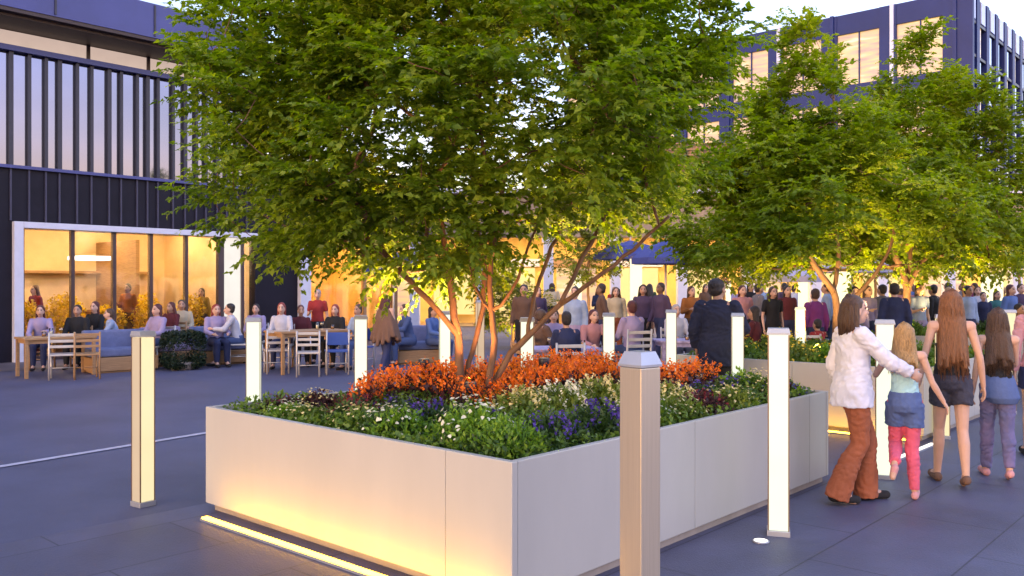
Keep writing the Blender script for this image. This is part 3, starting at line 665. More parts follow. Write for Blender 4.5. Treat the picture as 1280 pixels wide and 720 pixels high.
def top_mesh(J, sleeve='long', hem=.95, infl=.014, fem=False, voxel=.02, loose=1.0, cut=None):
    mb = MB(); dz = J['pel'].z - .95; ch, wa, pe = J['chest'], J['waist'], J['pel']; f = .93 if fem else 1.0
    def at(z):
        if z > wa.z: t = (z - wa.z) / (ch.z - wa.z); c = wa.lerp(ch, t)
        else: t = (z - pe.z) / (wa.z - pe.z); c = pe.lerp(wa, t)
        return V((c.x, c.y, z))
    rings = []
    if cut is None: rings += [(J['neck'] + V((0, .0, .035)), .058, .058), (at(1.445 + dz), .105 * f, .068), (at(1.42 + dz), .142 * f, .076), (at(1.385 + dz), (.145) * f + infl, .080 + infl), (at(1.32 + dz), .158 * f + infl, .105 + infl)]
    rings += [(at((1.27 if cut is None else 1.24) + dz), .150 * f + infl, .110 + infl), (at(1.18 + dz), (.138 * f + infl) * (1 + (loose - 1) * .5), (.100 + infl) * (1 + (loose - 1) * .5)), (at(1.08 + dz), (.130 if fem else .138) * loose + infl, .098 * loose + infl)]
    z = .98
    while z > hem + .02: rings.append((at(z + dz) + V((0, -.008, 0)), (.166 if z < .93 else .155) * loose + infl, (.126 if z < .95 else .115) * loose + infl)); z -= .06
    rings.append((at(hem + dz) + V((0, -.010, 0)), (.170 if hem < .95 else .152) * loose + infl, (.130 if hem < .95 else .112) * loose + infl))
    loft(mb, rings)
    if sleeve != 'none':
        for k in ('L', 'R'):
            e = J['sh' + k].lerp(J['el' + k], .55 if sleeve == 'short' else 1)
            tcap(mb, J['sh' + k], .050 + infl, e, .042 + infl)
            if sleeve == 'long': q = J['el' + k].lerp(J['wr' + k], .95); tcap(mb, e, .044 + infl, J['el' + k].lerp(J['wr' + k], .5), .039 + infl); mb.tube([J['el' + k].lerp(J['wr' + k], .45), q], [.040 + infl, .032 + infl], 12)
    return remesh('top', mb, voxel, 3, .011 if voxel < .015 else .004)
def legs_mesh(J, style='long', infl=.012, voxel=.02, flare=0.0, name='trousers'):
    mb = MB(); pe = J['pel']
    loft(mb, [(pe + V((0, -.004, .09)), .138 + infl, .100 + infl), (pe + V((0, -.006, .03)), .152 + infl, .112 + infl), (pe + V((0, -.012, -.04)), .160 + infl, .122 + infl), (pe + V((0, -.010, -.10)), .150 + infl, .110 + infl), (pe + V((0, 0, -.14)), .12, .08)])
    for k in ('L', 'R'):
        h, kn, an = J['hip' + k], J['kn' + k], J['an' + k]
        if style == 'shorts': e = h.lerp(kn, .50); mb.tube([h + V((0, 0, .03)), h, h.lerp(kn, .25), e], [.07, .092 + infl, .092 + infl, .092 + infl], 16)
        else:
            chain(mb, [h, h.lerp(kn, .4), kn], [.088 + infl, .079 + infl, .060 + infl]); tcap(mb, kn, .060 + infl, kn.lerp(an, .32) + V((0, -.018, 0)), .060 + infl + flare * .15)
            mb.tube([kn.lerp(an, .2) + V((0, -.008, 0)), kn.lerp(an, .55) + V((0, -.012, 0)), an + V((0, -.01, -.06 if flare else .01))], [.056 + infl, .054 + infl + flare * .5, .042 + infl + flare], 14)
    return remesh(name, mb, voxel, 3, .010 if voxel < .015 else 0)
def shoes_mesh(J, voxel=.016):
    out = []
    for k in ('L', 'R'):
        mb = MB(); an, to = J['an' + k], J['to' + k]; tcap(mb, an + V((0, -.035, -.042)), .043, to + V((0, .02, .006)), .036); out.append(remesh('shoe', mb, voxel, 2))
    return out
def hair_mesh(J, style='short', voxel=.016, length=.35, seed=0):
    mb = MB(); H = J['head']; ht = Matrix.Rotation(J['ht'], 3, 'Z'); rr = random.Random(seed)
    def hp(x, y, z): return H + ht @ V((x, y, z))
    ell(mb, hp(0, -.030, .042), (.086, .095, .087), ht); ell(mb, hp(0, -.045, -.01), (.084, .070, .085), ht)
    if style == 'bob':
        for i in range(13):
            a = math.pi * (.13 + .74 * i / 12); x, y = math.cos(a) * .082, -math.sin(a) * .085
            tcap(mb, hp(x * .9, y * .9, .04), .030, hp(x * 1.12, y * 1.02 + rr.uniform(-.01, .01), -.13 - rr.uniform(0, .05)), .020, 7)
    if style == 'long':
        for i in range(15):
            a = math.pi * (.04 + .92 * i / 14); x, y = math.cos(a) * .082, -math.sin(a) * .085; l = length * rr.uniform(.78, 1.05)
            p0, p1, p2 = hp(x * .9, y * .9, .05), hp(x * 1.25, y * 1.05 - .03, -.16), hp(x * 1.5 + rr.uniform(-.02, .02), -.105 - .045 * math.sin(a) + rr.uniform(-.01, .01), -.10 - l)
            chain(mb, [p0, p1, p2], [.030, .032, .016 + rr.random() * .01])
    if voxel < .012 and style in ('long', 'bob'):
        me = remesh('hair', mb, voxel, 2); st = MB(); mb2 = None
        for i in range(170):
            a = math.pi * (rr.uniform(.0, 1.0) if style == 'long' else rr.uniform(.12, .88)); ca, sa = math.cos(a), math.sin(a); l = (length * rr.uniform(.7, 1.12) + .06) if style == 'long' else rr.uniform(.05, .12); j_ = lambda q: rr.uniform(-q, q)
            top_ = rr.uniform(-.2, 1); pts = [hp(ca * .05 * (1 - top_ * .5), -.02 - sa * .05 * (1 - top_ * .5), .135 - .03 * abs(ca)), hp(ca * .094, -.024 - sa * .092, .05), hp(ca * .108 + j_(.008), -.03 - sa * .10 + j_(.008), -.07), hp(ca * .115 + j_(.014), -.075 - sa * .062 + j_(.014), -.12 - l * .45), hp(ca * .125 + j_(.03), -.115 - sa * .05 + j_(.025), -.12 - l)]
            if style == 'bob': pts = pts[:3] + [hp(ca * .105 + j_(.014), -.025 - sa * .10 + j_(.012), -.10 - l)]
            st.tube(pts, [.004, .0065, .0065, .0055, .0015][:len(pts)], 5)
        bm = bmesh.new(); bm.from_mesh(me); bm.from_mesh(st.mesh('tmp_strands')); bm.to_mesh(me); bm.free(); me.polygons.foreach_set('use_smooth', [True] * len(me.polygons)); return me
    if style == 'bun': ell(mb, hp(0, -.10, .07), (.042, .042, .042))
    return remesh('hair', mb, voxel, 2)
SK = {'fair': mat('skin_fair', (.56, .33, .24), rough=.55, var=.06, vscale=9), 'tan': mat('skin_tan', (.42, .23, .15), rough=.55, var=.06, vscale=9), 'deep': mat('skin_deep', (.17, .085, .05), rough=.5, var=.06, vscale=9)}
HC = {}
for k_, c_ in {'dark': (.022, .013, .012), 'brown': (.075, .038, .022), 'auburn': (.21, .085, .032), 'blonde': (.42, .25, .10), 'maroon': (.075, .014, .016), 'red': (.24, .030, .02), 'grey': (.32, .30, .30)}.items():
    HC[k_] = mat('hair_' + k_, c_, rough=.5, var=.4, vscale=14, stretch=(9, 9, 1.2), bump=.8, bscale=16)
CC = {}
def cloth(name, k=1.0):
    key = (name, k)
    if key not in CC: CC[key] = mat('fabric_' + name, tuple(v * k for v in PAL[name]), rough=.88, var=.12, vscale=5, bump=.35, bscale=22)
    return CC[key]
PAL = {'ink': (.010, .012, .034), 'lilac': (.42, .34, .56), 'white': (.66, .64, .72), 'black': (.012, .011, .014), 'navy': (.022, .030, .095), 'maroon': (.12, .014, .022), 'red': (.40, .03, .03), 'blue': (.10, .18, .46), 'skyblue': (.36, .46, .68), 'denim': (.075, .115, .27), 'brown': (.14, .075, .05),
       'rust': (.30, .085, .035), 'aqua': (.36, .58, .62), 'pink': (.62, .10, .17), 'rose': (.55, .26, .27), 'magenta': (.24, .035, .20), 'cream': (.60, .50, .34), 'yellow': (.60, .36, .04), 'orange': (.52, .17, .03), 'teal': (.035, .16, .17), 'grey': (.20, .19, .23), 'plum': (.085, .05, .11), 'green': (.05, .10, .04)}
def face_skin(name, c, H):
    m = mat(name, c, rough=.55, var=.06, vscale=9); N, L = nt(m); b = N['Principled BSDF']; base = b.inputs['Base Color'].links[0].from_socket
    tc = N.new('ShaderNodeTexCoord'); ab = N.new('ShaderNodeVectorMath'); ab.operation = 'ABSOLUTE'; L.new(tc.outputs['Object'], ab.inputs[0]); cur = base
    for (x, y, z), (sx, sz), r, col in (((.031, .078, .014), (1, 1.7), .019, (.03, .02, .018)), ((.033, .078, .038), (.7, 2.6), .022, tuple(v * .28 for v in c)), ((0, .085, -.062), (.6, 2.2), .020, (c[0] * .6, c[1] * .28, c[2] * .3))):
        s = N.new('ShaderNodeVectorMath'); s.operation = 'SUBTRACT'; s.inputs[1].default_value = (x, H.y + y, H.z + z); L.new(ab.outputs[0], s.inputs[0])
        k = N.new('ShaderNodeVectorMath'); k.operation = 'MULTIPLY'; k.inputs[1].default_value = (sx, .35, sz); L.new(s.outputs[0], k.inputs[0])
        ln = N.new('ShaderNodeVectorMath'); ln.operation = 'LENGTH'; L.new(k.outputs[0], ln.inputs[0])
        mr = N.new('ShaderNodeMapRange'); mr.inputs['From Min'].default_value = r * .6; mr.inputs['From Max'].default_value = r * 1.1; mr.inputs['To Min'].default_value = 1; mr.inputs['To Max'].default_value = 0; L.new(ln.outputs['Value'], mr.inputs['Value'])
        mx = N.new('ShaderNodeMix'); mx.data_type = 'RGBA'; L.new(mr.outputs[0], mx.inputs['Factor']); L.new(cur, mx.inputs[6]); mx.inputs[7].default_value = (*col, 1); cur = mx.outputs[2]
    L.new(cur, b.inputs['Base Color']); return m
SKC = {'fair': (.56, .33, .24), 'tan': (.42, .23, .15), 'deep': (.17, .085, .05)}; FS = {}
def skin_for(skin, J):
    key = (skin, round(J['head'].y, 3), round(J['head'].z, 3))
    if key not in FS: FS[key] = face_skin('skin_' + skin, SKC[skin], J['head'])
    return FS[key]
# crowd templates share their meshes
TP = {}
for nm, J, fem in (('stand', pose(0), False), ('standf', pose(.03), True), ('walk', pose(.2), False), ('hold', pose(0, armR=((.06, .02, -.27), (-.02, .22, -.20))), True), ('sit', pose(sit=True), False), ('sitlean', pose(sit=True, lean=.12, armL=((-.07, .16, -.22), (.02, .36, -.20))), True)):
    TP[nm] = dict(J=J, body=body(J, fem), top=top_mesh(J, 'long', fem=fem), tee=top_mesh(J, 'short', fem=fem), legs=legs_mesh(J), shoes=shoes_mesh(J, .02), short=hair_mesh(J, 'short', .018), bob=hair_mesh(J, 'bob', .018), long=hair_mesh(J, 'long', .018))
def person(px, d, tp, h, rz, hair, hs, top, bot, label, skin='fair', tee=False, z=0.0, group='people gathered on the square', seat=None):
    t = TP[tp]; o = linkmesh('person', t['body']); omat(o, skin_for(skin, t['J'])); p = D(px, d, z); o.location = p; o.rotation_euler = (0, 0, R(rz)); k = h / 1.7; o.scale = (k * rnd.uniform(.88, 1.06), k * rnd.uniform(.92, 1.1), k)
    tag(o, label, 'person', group)
    omat(linkmesh('shirt', t['tee' if tee else 'top'], o), cloth(top, .68)); omat(linkmesh('trousers', t['legs'], o), cloth(bot, .68)); [omat(linkmesh('shoe', q_, o), cloth('black')) for q_ in t['shoes']]; omat(linkmesh('hair', t[hs], o), HC[hair])
    if tp.startswith('sit') and seat:
        c = chair(seat, px, d, rz, seat + ' chair carrying the ' + ' '.join(label.split()[:12])); q = R(rz); c.location = p + V((math.sin(q) * .02, -math.cos(q) * .02, 0)); c.scale = (k, k, k)
    return o
A_ = 180
for a in [
 # cafe by the left shop window
 (52, 17.7, 'sitlean', 1.7, 200, 'maroon', 'bob', 'lilac', 'navy', 'person in a lilac top bent over the left cafe table', 'fair', False, 0, 'teak'),
 (97, 18.0, 'sit', 1.7, 190, 'dark', 'short', 'black', 'black', 'person with dark cropped hair in black at the left cafe table', 'tan', False, 0, 'teak'),
 (119, 18.6, 'sit', 1.78, 170, 'maroon', 'bob', 'black', 'navy', 'person in black with maroon bob before the second window pane', 'fair', False, 0, 'teak'),
 (146, 18.1, 'sitlean', 1.6, 120, 'brown', 'short', 'skyblue', 'denim', 'person in a pale blue hoodie leaning on the blue bench', 'fair', False, 0, None),
 (197, 18.0, 'sit', 1.72, 150, 'maroon', 'bob', 'lilac', 'denim', 'person in lilac shirt with maroon hair right of the warm lit bollard', 'fair', False, 0, 'pale'),
 (214, 20.2, 'sit', 1.72, 160, 'maroon', 'long', 'maroon', 'black', 'person in maroon seated close to the shop glass', 'tan', False, 0, 'teak'),
 (227, 20.8, 'sit', 1.78, 200, 'dark', 'short', 'cream', 'black', 'person in cream top with dark hair seated close to the shop glass', 'tan', False, 0, 'teak'),
 (270, 18.5, 'sit', 1.70, 215, 'red', 'bob', 'lilac', 'navy', 'person in lilac shirt with red hair on the right blue bench', 'fair', False, 0, None),
 (297, 18.6, 'sitlean', 1.72, 110, 'dark', 'short', 'white', 'denim', 'person in a white shirt and jeans leaning before the backlit blind', 'fair', False, 0, 'pale'),
 (320, 19.6, 'sit', 1.68, 180, 'dark', 'bob', 'lilac', 'navy', 'person in lilac with dark bob behind the left rear light bollard', 'fair', False, 0, 'pale'),
 (352, 18.1, 'sit', 1.76, 185, 'red', 'bob', 'white', 'navy', 'person with red hair in a white shirt facing the long table', 'fair', False, 0, 'pale'),
 (376, 18.5, 'sit', 1.68, 200, 'maroon', 'short', 'maroon', 'black', 'person in maroon top seated left of the standing red vest', 'tan', False, 0, 'teak'),
 (397, 18.9, 'hold', 1.62, 185, 'grey', 'short', 'red', 'black', 'person standing in a red vest with grey hair behind the long table', 'fair', True, 0, None),
 (419, 18.4, 'sit', 1.70, 170, 'red', 'bob', 'black', 'black', 'person in black with reddish bob right of the red vest', 'fair', False, 0, 'pale'),
 (448, 17.8, 'sit', 1.72, 150, 'brown', 'short', 'skyblue', 'denim', 'person in light blue shirt behind the rear light bollard', 'tan', False, 0, 'blue'),
 (513, 18.7, 'sitlean', 1.7, 120, 'brown', 'short', 'denim', 'denim', 'person in denim jacket lounging behind the brown poncho', 'fair', False, 0, None),
 (540, 19.0, 'sit', 1.62, 240, 'dark', 'bob', 'blue', 'denim', 'person in bright blue top lounging left of the tree stems', 'tan', False, 0, None),
 # inside the first shop
 (44, 20.9, 'stand', 1.68, 150, 'maroon', 'long', 'red', 'maroon', 'person dressed in deep red inside the left end of the shop', 'fair', False, .03, None),
 (160, 22.4, 'hold', 1.72, 170, 'dark', 'short', 'orange', 'brown', 'person in an orange shirt inside the lit shop', 'tan', False, .03, None),
 (252, 23.6, 'stand', 1.6, 180, 'brown', 'bob', 'yellow', 'brown', 'person in a yellow top inside the lit shop', 'fair', False, .03, None),
 # middle of the square
 (676, 14.6, 'sit', 1.7, -60, 'brown', 'short', 'brown', 'black', 'person in brown seated left at the lilac table', 'tan', False, 0, 'teak'),
 (692, 15.0, 'sit', 1.7, 180, 'dark', 'bob', 'lilac', 'white', 'person in lilac shirt facing the lilac table', 'fair', False, 0, 'pale'),
 (708, 12.9, 'sit', 1.72, 10, 'dark', 'short', 'navy', 'navy', 'person in navy seen from behind at the lilac table', 'tan', False, 0, 'pale'),
 (719, 16.4, 'stand', 1.68, 160, 'brown', 'short', 'skyblue', 'lilac', 'person standing in pale blue and lilac behind the lilac table', 'fair', False, 0, None),
 (738, 15.2, 'sitlean', 1.68, 200, 'maroon', 'bob', 'rose', 'teal', 'person in a rose top and teal trousers by the lilac table', 'fair', False, 0, 'teak'),
 (790, 15.2, 'sit', 1.88, 20, 'maroon', 'short', 'lilac', 'denim', 'large seated person in lilac print just above the steel bollard', 'fair', False, 0, 'pale'),
 (804, 19.4, 'stand', 1.72, 170, 'dark', 'long', 'plum', 'black', 'person in plum with long dark hair under the navy parasol', 'tan', False, 0, None),
 (826, 18.8, 'walk', 1.76, 120, 'dark', 'short', 'plum', 'navy', 'tall person in plum coat beside the parasol pole', 'deep', False, 0, None),
 (845, 17.0, 'sit', 1.74, 190, 'grey', 'short', 'white', 'grey', 'grey haired person in white at the lilac table near the dark coat', 'fair', False, 0, 'pale'),
 (864, 19.8, 'hold', 1.68, 200, 'brown', 'bob', 'orange', 'brown', 'person in an orange shirt left of the dark coat', 'fair', False, 0, None),
 (943, 15.6, 'sit', 1.74, 60, 'dark', 'bob', 'maroon', 'black', 'person in maroon seated right of the dark coat', 'tan', False, 0, 'teak'),
 (966, 17.2, 'standf', 1.68, 190, 'brown', 'long', 'black', 'black', 'person with long brown hair in black above the brightest bollard', 'fair', True, 0, None),
 (1019, 16.2, 'stand', 1.64, 10, 'brown', 'short', 'magenta', 'navy', 'person in a magenta shirt left of the forked trunk', 'fair', False, 0, None),
 (1022, 15.4, 'sit', 1.45, 30, 'dark', 'short', 'red', 'black', 'small seated person in red below the magenta shirt', 'tan', True, 0, 'teak'),
 (1084, 18.2, 'hold', 1.7, 200, 'brown', 'bob', 'lilac', 'navy', 'person in lilac and navy right of the walking man head', 'fair', False, 0, None),
 (1103, 19.0, 'stand', 1.72, 30, 'dark', 'short', 'grey', 'black', 'person in a grey jacket left of the navy back', 'tan', False, 0, None),
 (1118, 15.6, 'stand', 1.74, -10, 'dark', 'short', 'navy', 'navy', 'person in navy seen from behind left of the slim trunk', 'fair', False, 0, None),
 (1149, 17.8, 'hold', 1.74, 190, 'brown', 'bob', 'skyblue', 'lilac', 'person in pale blue print right of the slim trunk', 'fair', True, 0, None),
 (1167, 19.6, 'stand', 1.72, 40, 'dark', 'short', 'black', 'black', 'person all in black behind the long haired woman', 'tan', False, 0, None),
 (1229, 20.4, 'stand', 1.55, 170, 'dark', 'short', 'navy', 'black', 'person in navy left of the broad pillar lamp', 'fair', False, 0, None),
 (1246, 21.0, 'standf', 1.58, 190, 'brown', 'bob', 'teal', 'black', 'person in teal below the broad pillar lamp', 'fair', False, 0, None),
 (1263, 19.6, 'stand', 1.72, 210, 'maroon', 'bob', 'blue', 'denim', 'person in bright blue near the right edge', 'fair', False, 0, None),
 (1274, 17.6, 'sit', 1.74, 200, 'dark', 'bob', 'orange', 'brown', 'person in orange seated at the slate table by the right edge', 'tan', False, 0, 'teak'),
]: person(*a[:10], skin=a[10], tee=a[11], z=a[12], seat=a[13])
for a in [
 (655, 18.5, 'stand', 1.72, 170, 'dark', 'short', 'brown', 'black', 'person in brown standing between the tree stems and the next bollard', 'tan'),
 (672, 19.5, 'hold', 1.68, 200, 'maroon', 'bob', 'plum', 'navy', 'person in plum with maroon bob standing behind the seated brown top', 'fair'),
 (752, 18.0, 'walk', 1.74, 90, 'dark', 'short', 'brown', 'navy', 'person in brown walking behind the lilac table', 'deep'),
 (770, 20.5, 'standf', 1.66, 180, 'brown', 'long', 'cream', 'rust', 'person in cream with long brown hair left of the navy parasol pole', 'fair'),
 (928, 19.0, 'stand', 1.70, 190, 'maroon', 'bob', 'rose', 'black', 'person in rose right behind the dark coat', 'fair'),
 (948, 20.5, 'walk', 1.74, -80, 'dark', 'short', 'grey', 'black', 'person in grey walking right of the dark coat', 'tan'),
 (984, 18.6, 'stand', 1.70, 185, 'dark', 'bob', 'maroon', 'navy', 'person in maroon above the second planter left end', 'fair'),
 (1034, 20.0, 'walk', 1.76, 60, 'dark', 'short', 'skyblue', 'denim', 'person in sky blue walking behind the magenta shirt', 'tan'),
 (1068, 17.0, 'standf', 1.68, 175, 'dark', 'long', 'lilac', 'grey', 'person in lilac with long dark hair above the walking man head', 'fair'),
 (1133, 20.6, 'stand', 1.74, 170, 'brown', 'short', 'rose', 'denim', 'person in rose behind the slim trunk', 'fair'),
 (1186, 20.8, 'hold', 1.66, 190, 'blonde', 'bob', 'pink', 'black', 'person in pink with blonde bob behind the long haired woman', 'fair'),
 (1210, 19.2, 'stand', 1.70, 200, 'dark', 'short', 'skyblue', 'navy', 'person in pale blue between the two long haired women', 'tan'),
 (1222, 22.0, 'standf', 1.68, 160, 'brown', 'bob', 'white', 'denim', 'person in white farther off between the two long haired women', 'fair'),
 (1276, 21.5, 'stand', 1.74, 180, 'brown', 'short', 'plum', 'black', 'person in plum at the far right edge', 'fair')]: person(*a[:10], skin=a[10])
# strollers farther off in front of the arcade
fr = random.Random(9); tops = list(PAL); names = {}
FARP = [(650, 27, 'rose', 'grey'), (690, 30, 'cream', 'black'), (748, 28, 'navy', 'black'), (768, 31, 'red', 'navy'), (812, 29, 'green', 'brown'), (882, 27, 'brown', 'navy'), (915, 30, 'lilac', 'black'), (938, 24, 'black', 'denim'), (952, 28, 'skyblue', 'grey'), (980, 26, 'plum', 'navy'), (992, 30, 'white', 'denim'), (1036, 28, 'orange', 'brown'), (1066, 30, 'maroon', 'black'), (1126, 26, 'cream', 'navy'), (1140, 30, 'blue', 'black'), (1185, 27, 'rust', 'grey'), (1203, 30, 'grey', 'denim'), (1218, 25, 'magenta', 'black'), (1255, 29, 'yellow', 'navy')]
for px, d, t, b in FARP:
    hr = fr.choice(['dark', 'brown', 'maroon', 'blonde']); hs = fr.choice(['short', 'bob', 'long'])
    person(px, d, fr.choice(['stand', 'standf', 'walk', 'hold']), fr.uniform(1.6, 1.8), fr.choice([0, 30, 170, 200, 90, -90]), hr, hs, t, b, 'distant person in %s top and %s trousers before the golden arcade' % (t, b), fr.choice(['fair', 'tan', 'deep']))

# the brown poncho
o = linkmesh('person', TP['walk']['body']); omat(o, SK['fair']); o.location = D(482, 15.9, 0); o.rotation_euler = (0, 0, R(-35)); o.scale = (.9, .9, .9)
tag(o, 'woman seen from behind in a wide brown poncho and navy trousers', 'person', 'people gathered on the square')
J = pose(.2); mb = MB(); rr = random.Random(4)
tcap(mb, J['neck'] + V((0, 0, .02)), .075, J['chest'] + V((0, 0, .05)), .17)
for i in range(16):
    a = 2 * math.pi * i / 16; tcap(mb, J['chest'] + V((math.cos(a) * .13, math.sin(a) * .09, .08)), .07, V((math.cos(a) * .33, math.sin(a) * .23, .74 + rr.uniform(-.05, .06) + .1 * abs(math.cos(a)))), .045)
tcap(mb, V((0, 0, 1.2)), .2, V((0, 0, .9)), .22)
omat(linkmesh('poncho', remesh('poncho', mb, .02), o), cloth('brown')); omat(linkmesh('trousers', TP['walk']['legs'], o), cloth('navy')); [omat(linkmesh('shoe', q_, o), cloth('black')) for q_ in TP['walk']['shoes']]; omat(linkmesh('hair', hair_mesh(J, 'long', .016, .2), o), HC['maroon'])

# ------------------------------------------------------------------ the walkers on the right, larger and finer
def hero(px, d, rz, h, J, skin, label, fem, hair, hs, hlen, parts, py_shift=0):
    o = linkmesh('person', body(J, fem, True, .0075)); omat(o, skin_for(skin, J)); o.location = D(px, d, 0); o.rotation_euler = (0, 0, R(rz)); k = h / 1.7; o.scale = (k, k, k)
    tag(o, label, 'person', 'strollers passing on the right')
    hm = hair_mesh(J, hs, .009, hlen, seed=px); omat(linkmesh('hair', hm, o), HC[hair])
    if fem: o.scale = (k * .88, k * .92, k)
    for nm, me, c in parts:
        for q_ in (me if isinstance(me, list) else [me]): omat(linkmesh(nm, q_, o), c if not isinstance(c, str) else cloth(c))
    return o
vx = .010
J = pose(.16, armR=((.02, .20, -.20), (-.03, .42, -.31)), armL=((-.05, -.06, -.27), (-.05, .04, -.52)), legL=((-.075, .17, .50), (-.07, .15, .085), (-.07, .30, .035)), legR=((.085, .02, .49), (.085, -.17, .11), (.09, -.03, .035)))
HM = dict(J=J)
man = hero(1066, 6.85, -86, 1.62, J, 'fair', 'walking man in loose white shirt and rust brown flared trousers', False, 'brown', 'bob', .2,
     [('shirt', top_mesh(J, 'long', .80, .022, voxel=vx, loose=1.08), 'white'), ('trousers', legs_mesh(J, 'long', .014, vx, .045), 'rust'), ('shoe', shoes_mesh(J, vx), 'black')])
J = pose(.1, armL=((-.12, .10, -.20), (-.06, .26, -.10)), armR=((.10, .02, -.25), (.22, .10, -.44)), legL=((-.09, .10, .52), (-.11, -.24, .38), (-.13, -.30, .26)), legR=((.075, .03, .49), (.10, .02, .085), (.13, .17, .035)), headturn=-.2)
girl = hero(1131, 6.95, -22, 1.40, J, 'fair', 'small blonde girl in aqua top, denim shorts and pink leggings', True, 'blonde', 'long', .18,
     [('tank_top', top_mesh(J, 'none', .97, .010, True, vx, cut=1), 'aqua'), ('leggings', legs_mesh(J, 'long', .012, vx), 'pink'), ('shorts', legs_mesh(J, 'shorts', .022, vx, name='shorts'), 'denim'), ('shoe', shoes_mesh(J, vx), 'rose')])
J = pose(.19, armL=((-.08, -.02, -.27), (-.12, .05, -.52)), armR=((.08, -.02, -.27), (.13, .05, -.52)))
woman = hero(1189, 7.42, -14, 1.66, J, 'fair', 'woman with long auburn hair in black top and dark shorts', True, 'auburn', 'long', .44,
     [('tube_top', top_mesh(J, 'none', .95, .012, True, vx, cut=1), 'black'), ('shorts', legs_mesh(J, 'shorts', .014, vx, name='shorts'), mat('shorts_cloth', (.035, .034, .055), rough=.85, var=.15, bump=.3)), ('sandal', shoes_mesh(J, vx), 'brown')])
J = pose(.17, armL=((-.05, -.02, -.27), (-.07, .04, -.52)), armR=((.03, .12, -.24), (-.04, .30, -.32)))
M['jeans'] = mat('faded_jeans', (.07, .085, .20), rough=.85, color2=(.20, .15, .30), vscale=2.2, bump=.3, bscale=30)
wj = hero(1247, 7.66, -18, 1.50, J, 'fair', 'woman with long dark brown hair in faded blue jeans', True, 'brown', 'long', .34,
     [('crop_top', top_mesh(J, 'none', 1.02, .010, True, vx, cut=1), 'black'), ('jeans', legs_mesh(J, 'long', .014, vx, name='jeans'), M['jeans']), ('tied_shirt', None, 'blue'), ('shoe', shoes_mesh(J, vx), 'rose')] if False else
     [('crop_top', top_mesh(J, 'none', 1.02, .010, True, vx, cut=1), 'black'), ('jeans', legs_mesh(J, 'long', .014, vx, name='jeans'), M['jeans']), ('shoe', shoes_mesh(J, vx), 'rose')])
mb = MB(); loft(mb, [(J['pel'] + V((0, 0, .10)), .150, .112), (J['pel'] + V((0, -.01, .04)), .178, .135), (J['pel'] + V((.01, -.02, -.06)), .196, .152), (J['pel'] + V((.02, -.025, -.13)), .205, .16), (J['pel'] + V((.05, -.05, -.19)), .13, .10)])
for q_ in (-.05, .04): tcap(mb, J['pel'] + V((q_, .13, .05)), .035, J['pel'] + V((q_ * 2, .16, -.16)), .022)
omat(linkmesh('tied_shirt', remesh('tied_shirt', mb, vx), wj), cloth('denim'))
J = pose(.12)
pk = hero(1297, 8.6, -20, 1.66, J, 'fair', 'person in a rose top and dark shorts cut by the right frame edge', True, 'brown', 'bob', .2,
     [('shirt', top_mesh(J, 'long', .92, .012, True, vx), 'rose'), ('shorts', legs_mesh(J, 'shorts', .014, vx, name='shorts'), 'navy'), ('shoe', shoes_mesh(J, vx), 'black')])
J = pose(.05, armL=((-.07, -.02, -.27), (-.06, .06, -.50)), armR=((.09, .06, -.26), (.0, .24, -.34)), headturn=-.5)
dm = hero(897, 10.6, -25, 1.78, J, 'tan', 'tall man in a dark navy coat standing behind the orange flowers', False, 'dark', 'short', 0,
     [('coat', top_mesh(J, 'long', .70, .024, voxel=vx, loose=1.1), 'ink'), ('trousers', legs_mesh(J, 'long', .014, vx), 'black'), ('shoe', shoes_mesh(J, vx), 'black')])
dm.scale.x *= 1.12
# ------------------------------------------------------------------ trees
M['bark'] = mat('bark', (0.17, 0.085, 0.045), rough=.75, var=.3, vscale=9, bump=.5, bscale=60, stretch=(1, 1, .25))
M['leaf_a'] = leafmat('leaf_main', (0.070, 0.115, 0.012), (0.175, 0.25, 0.022), (0.32, 0.38, 0.038), .5, 1.1)
M['leaf_b'] = leafmat('leaf_second', (0.09, 0.135, 0.010), (0.21, 0.28, 0.020), (0.36, 0.39, 0.036), .5, .8)
M['leaf_c'] = leafmat('leaf_far', (0.05, 0.07, 0.008), (0.13, 0.15, 0.014), (0.22, 0.22, 0.03), .42, 1.0)

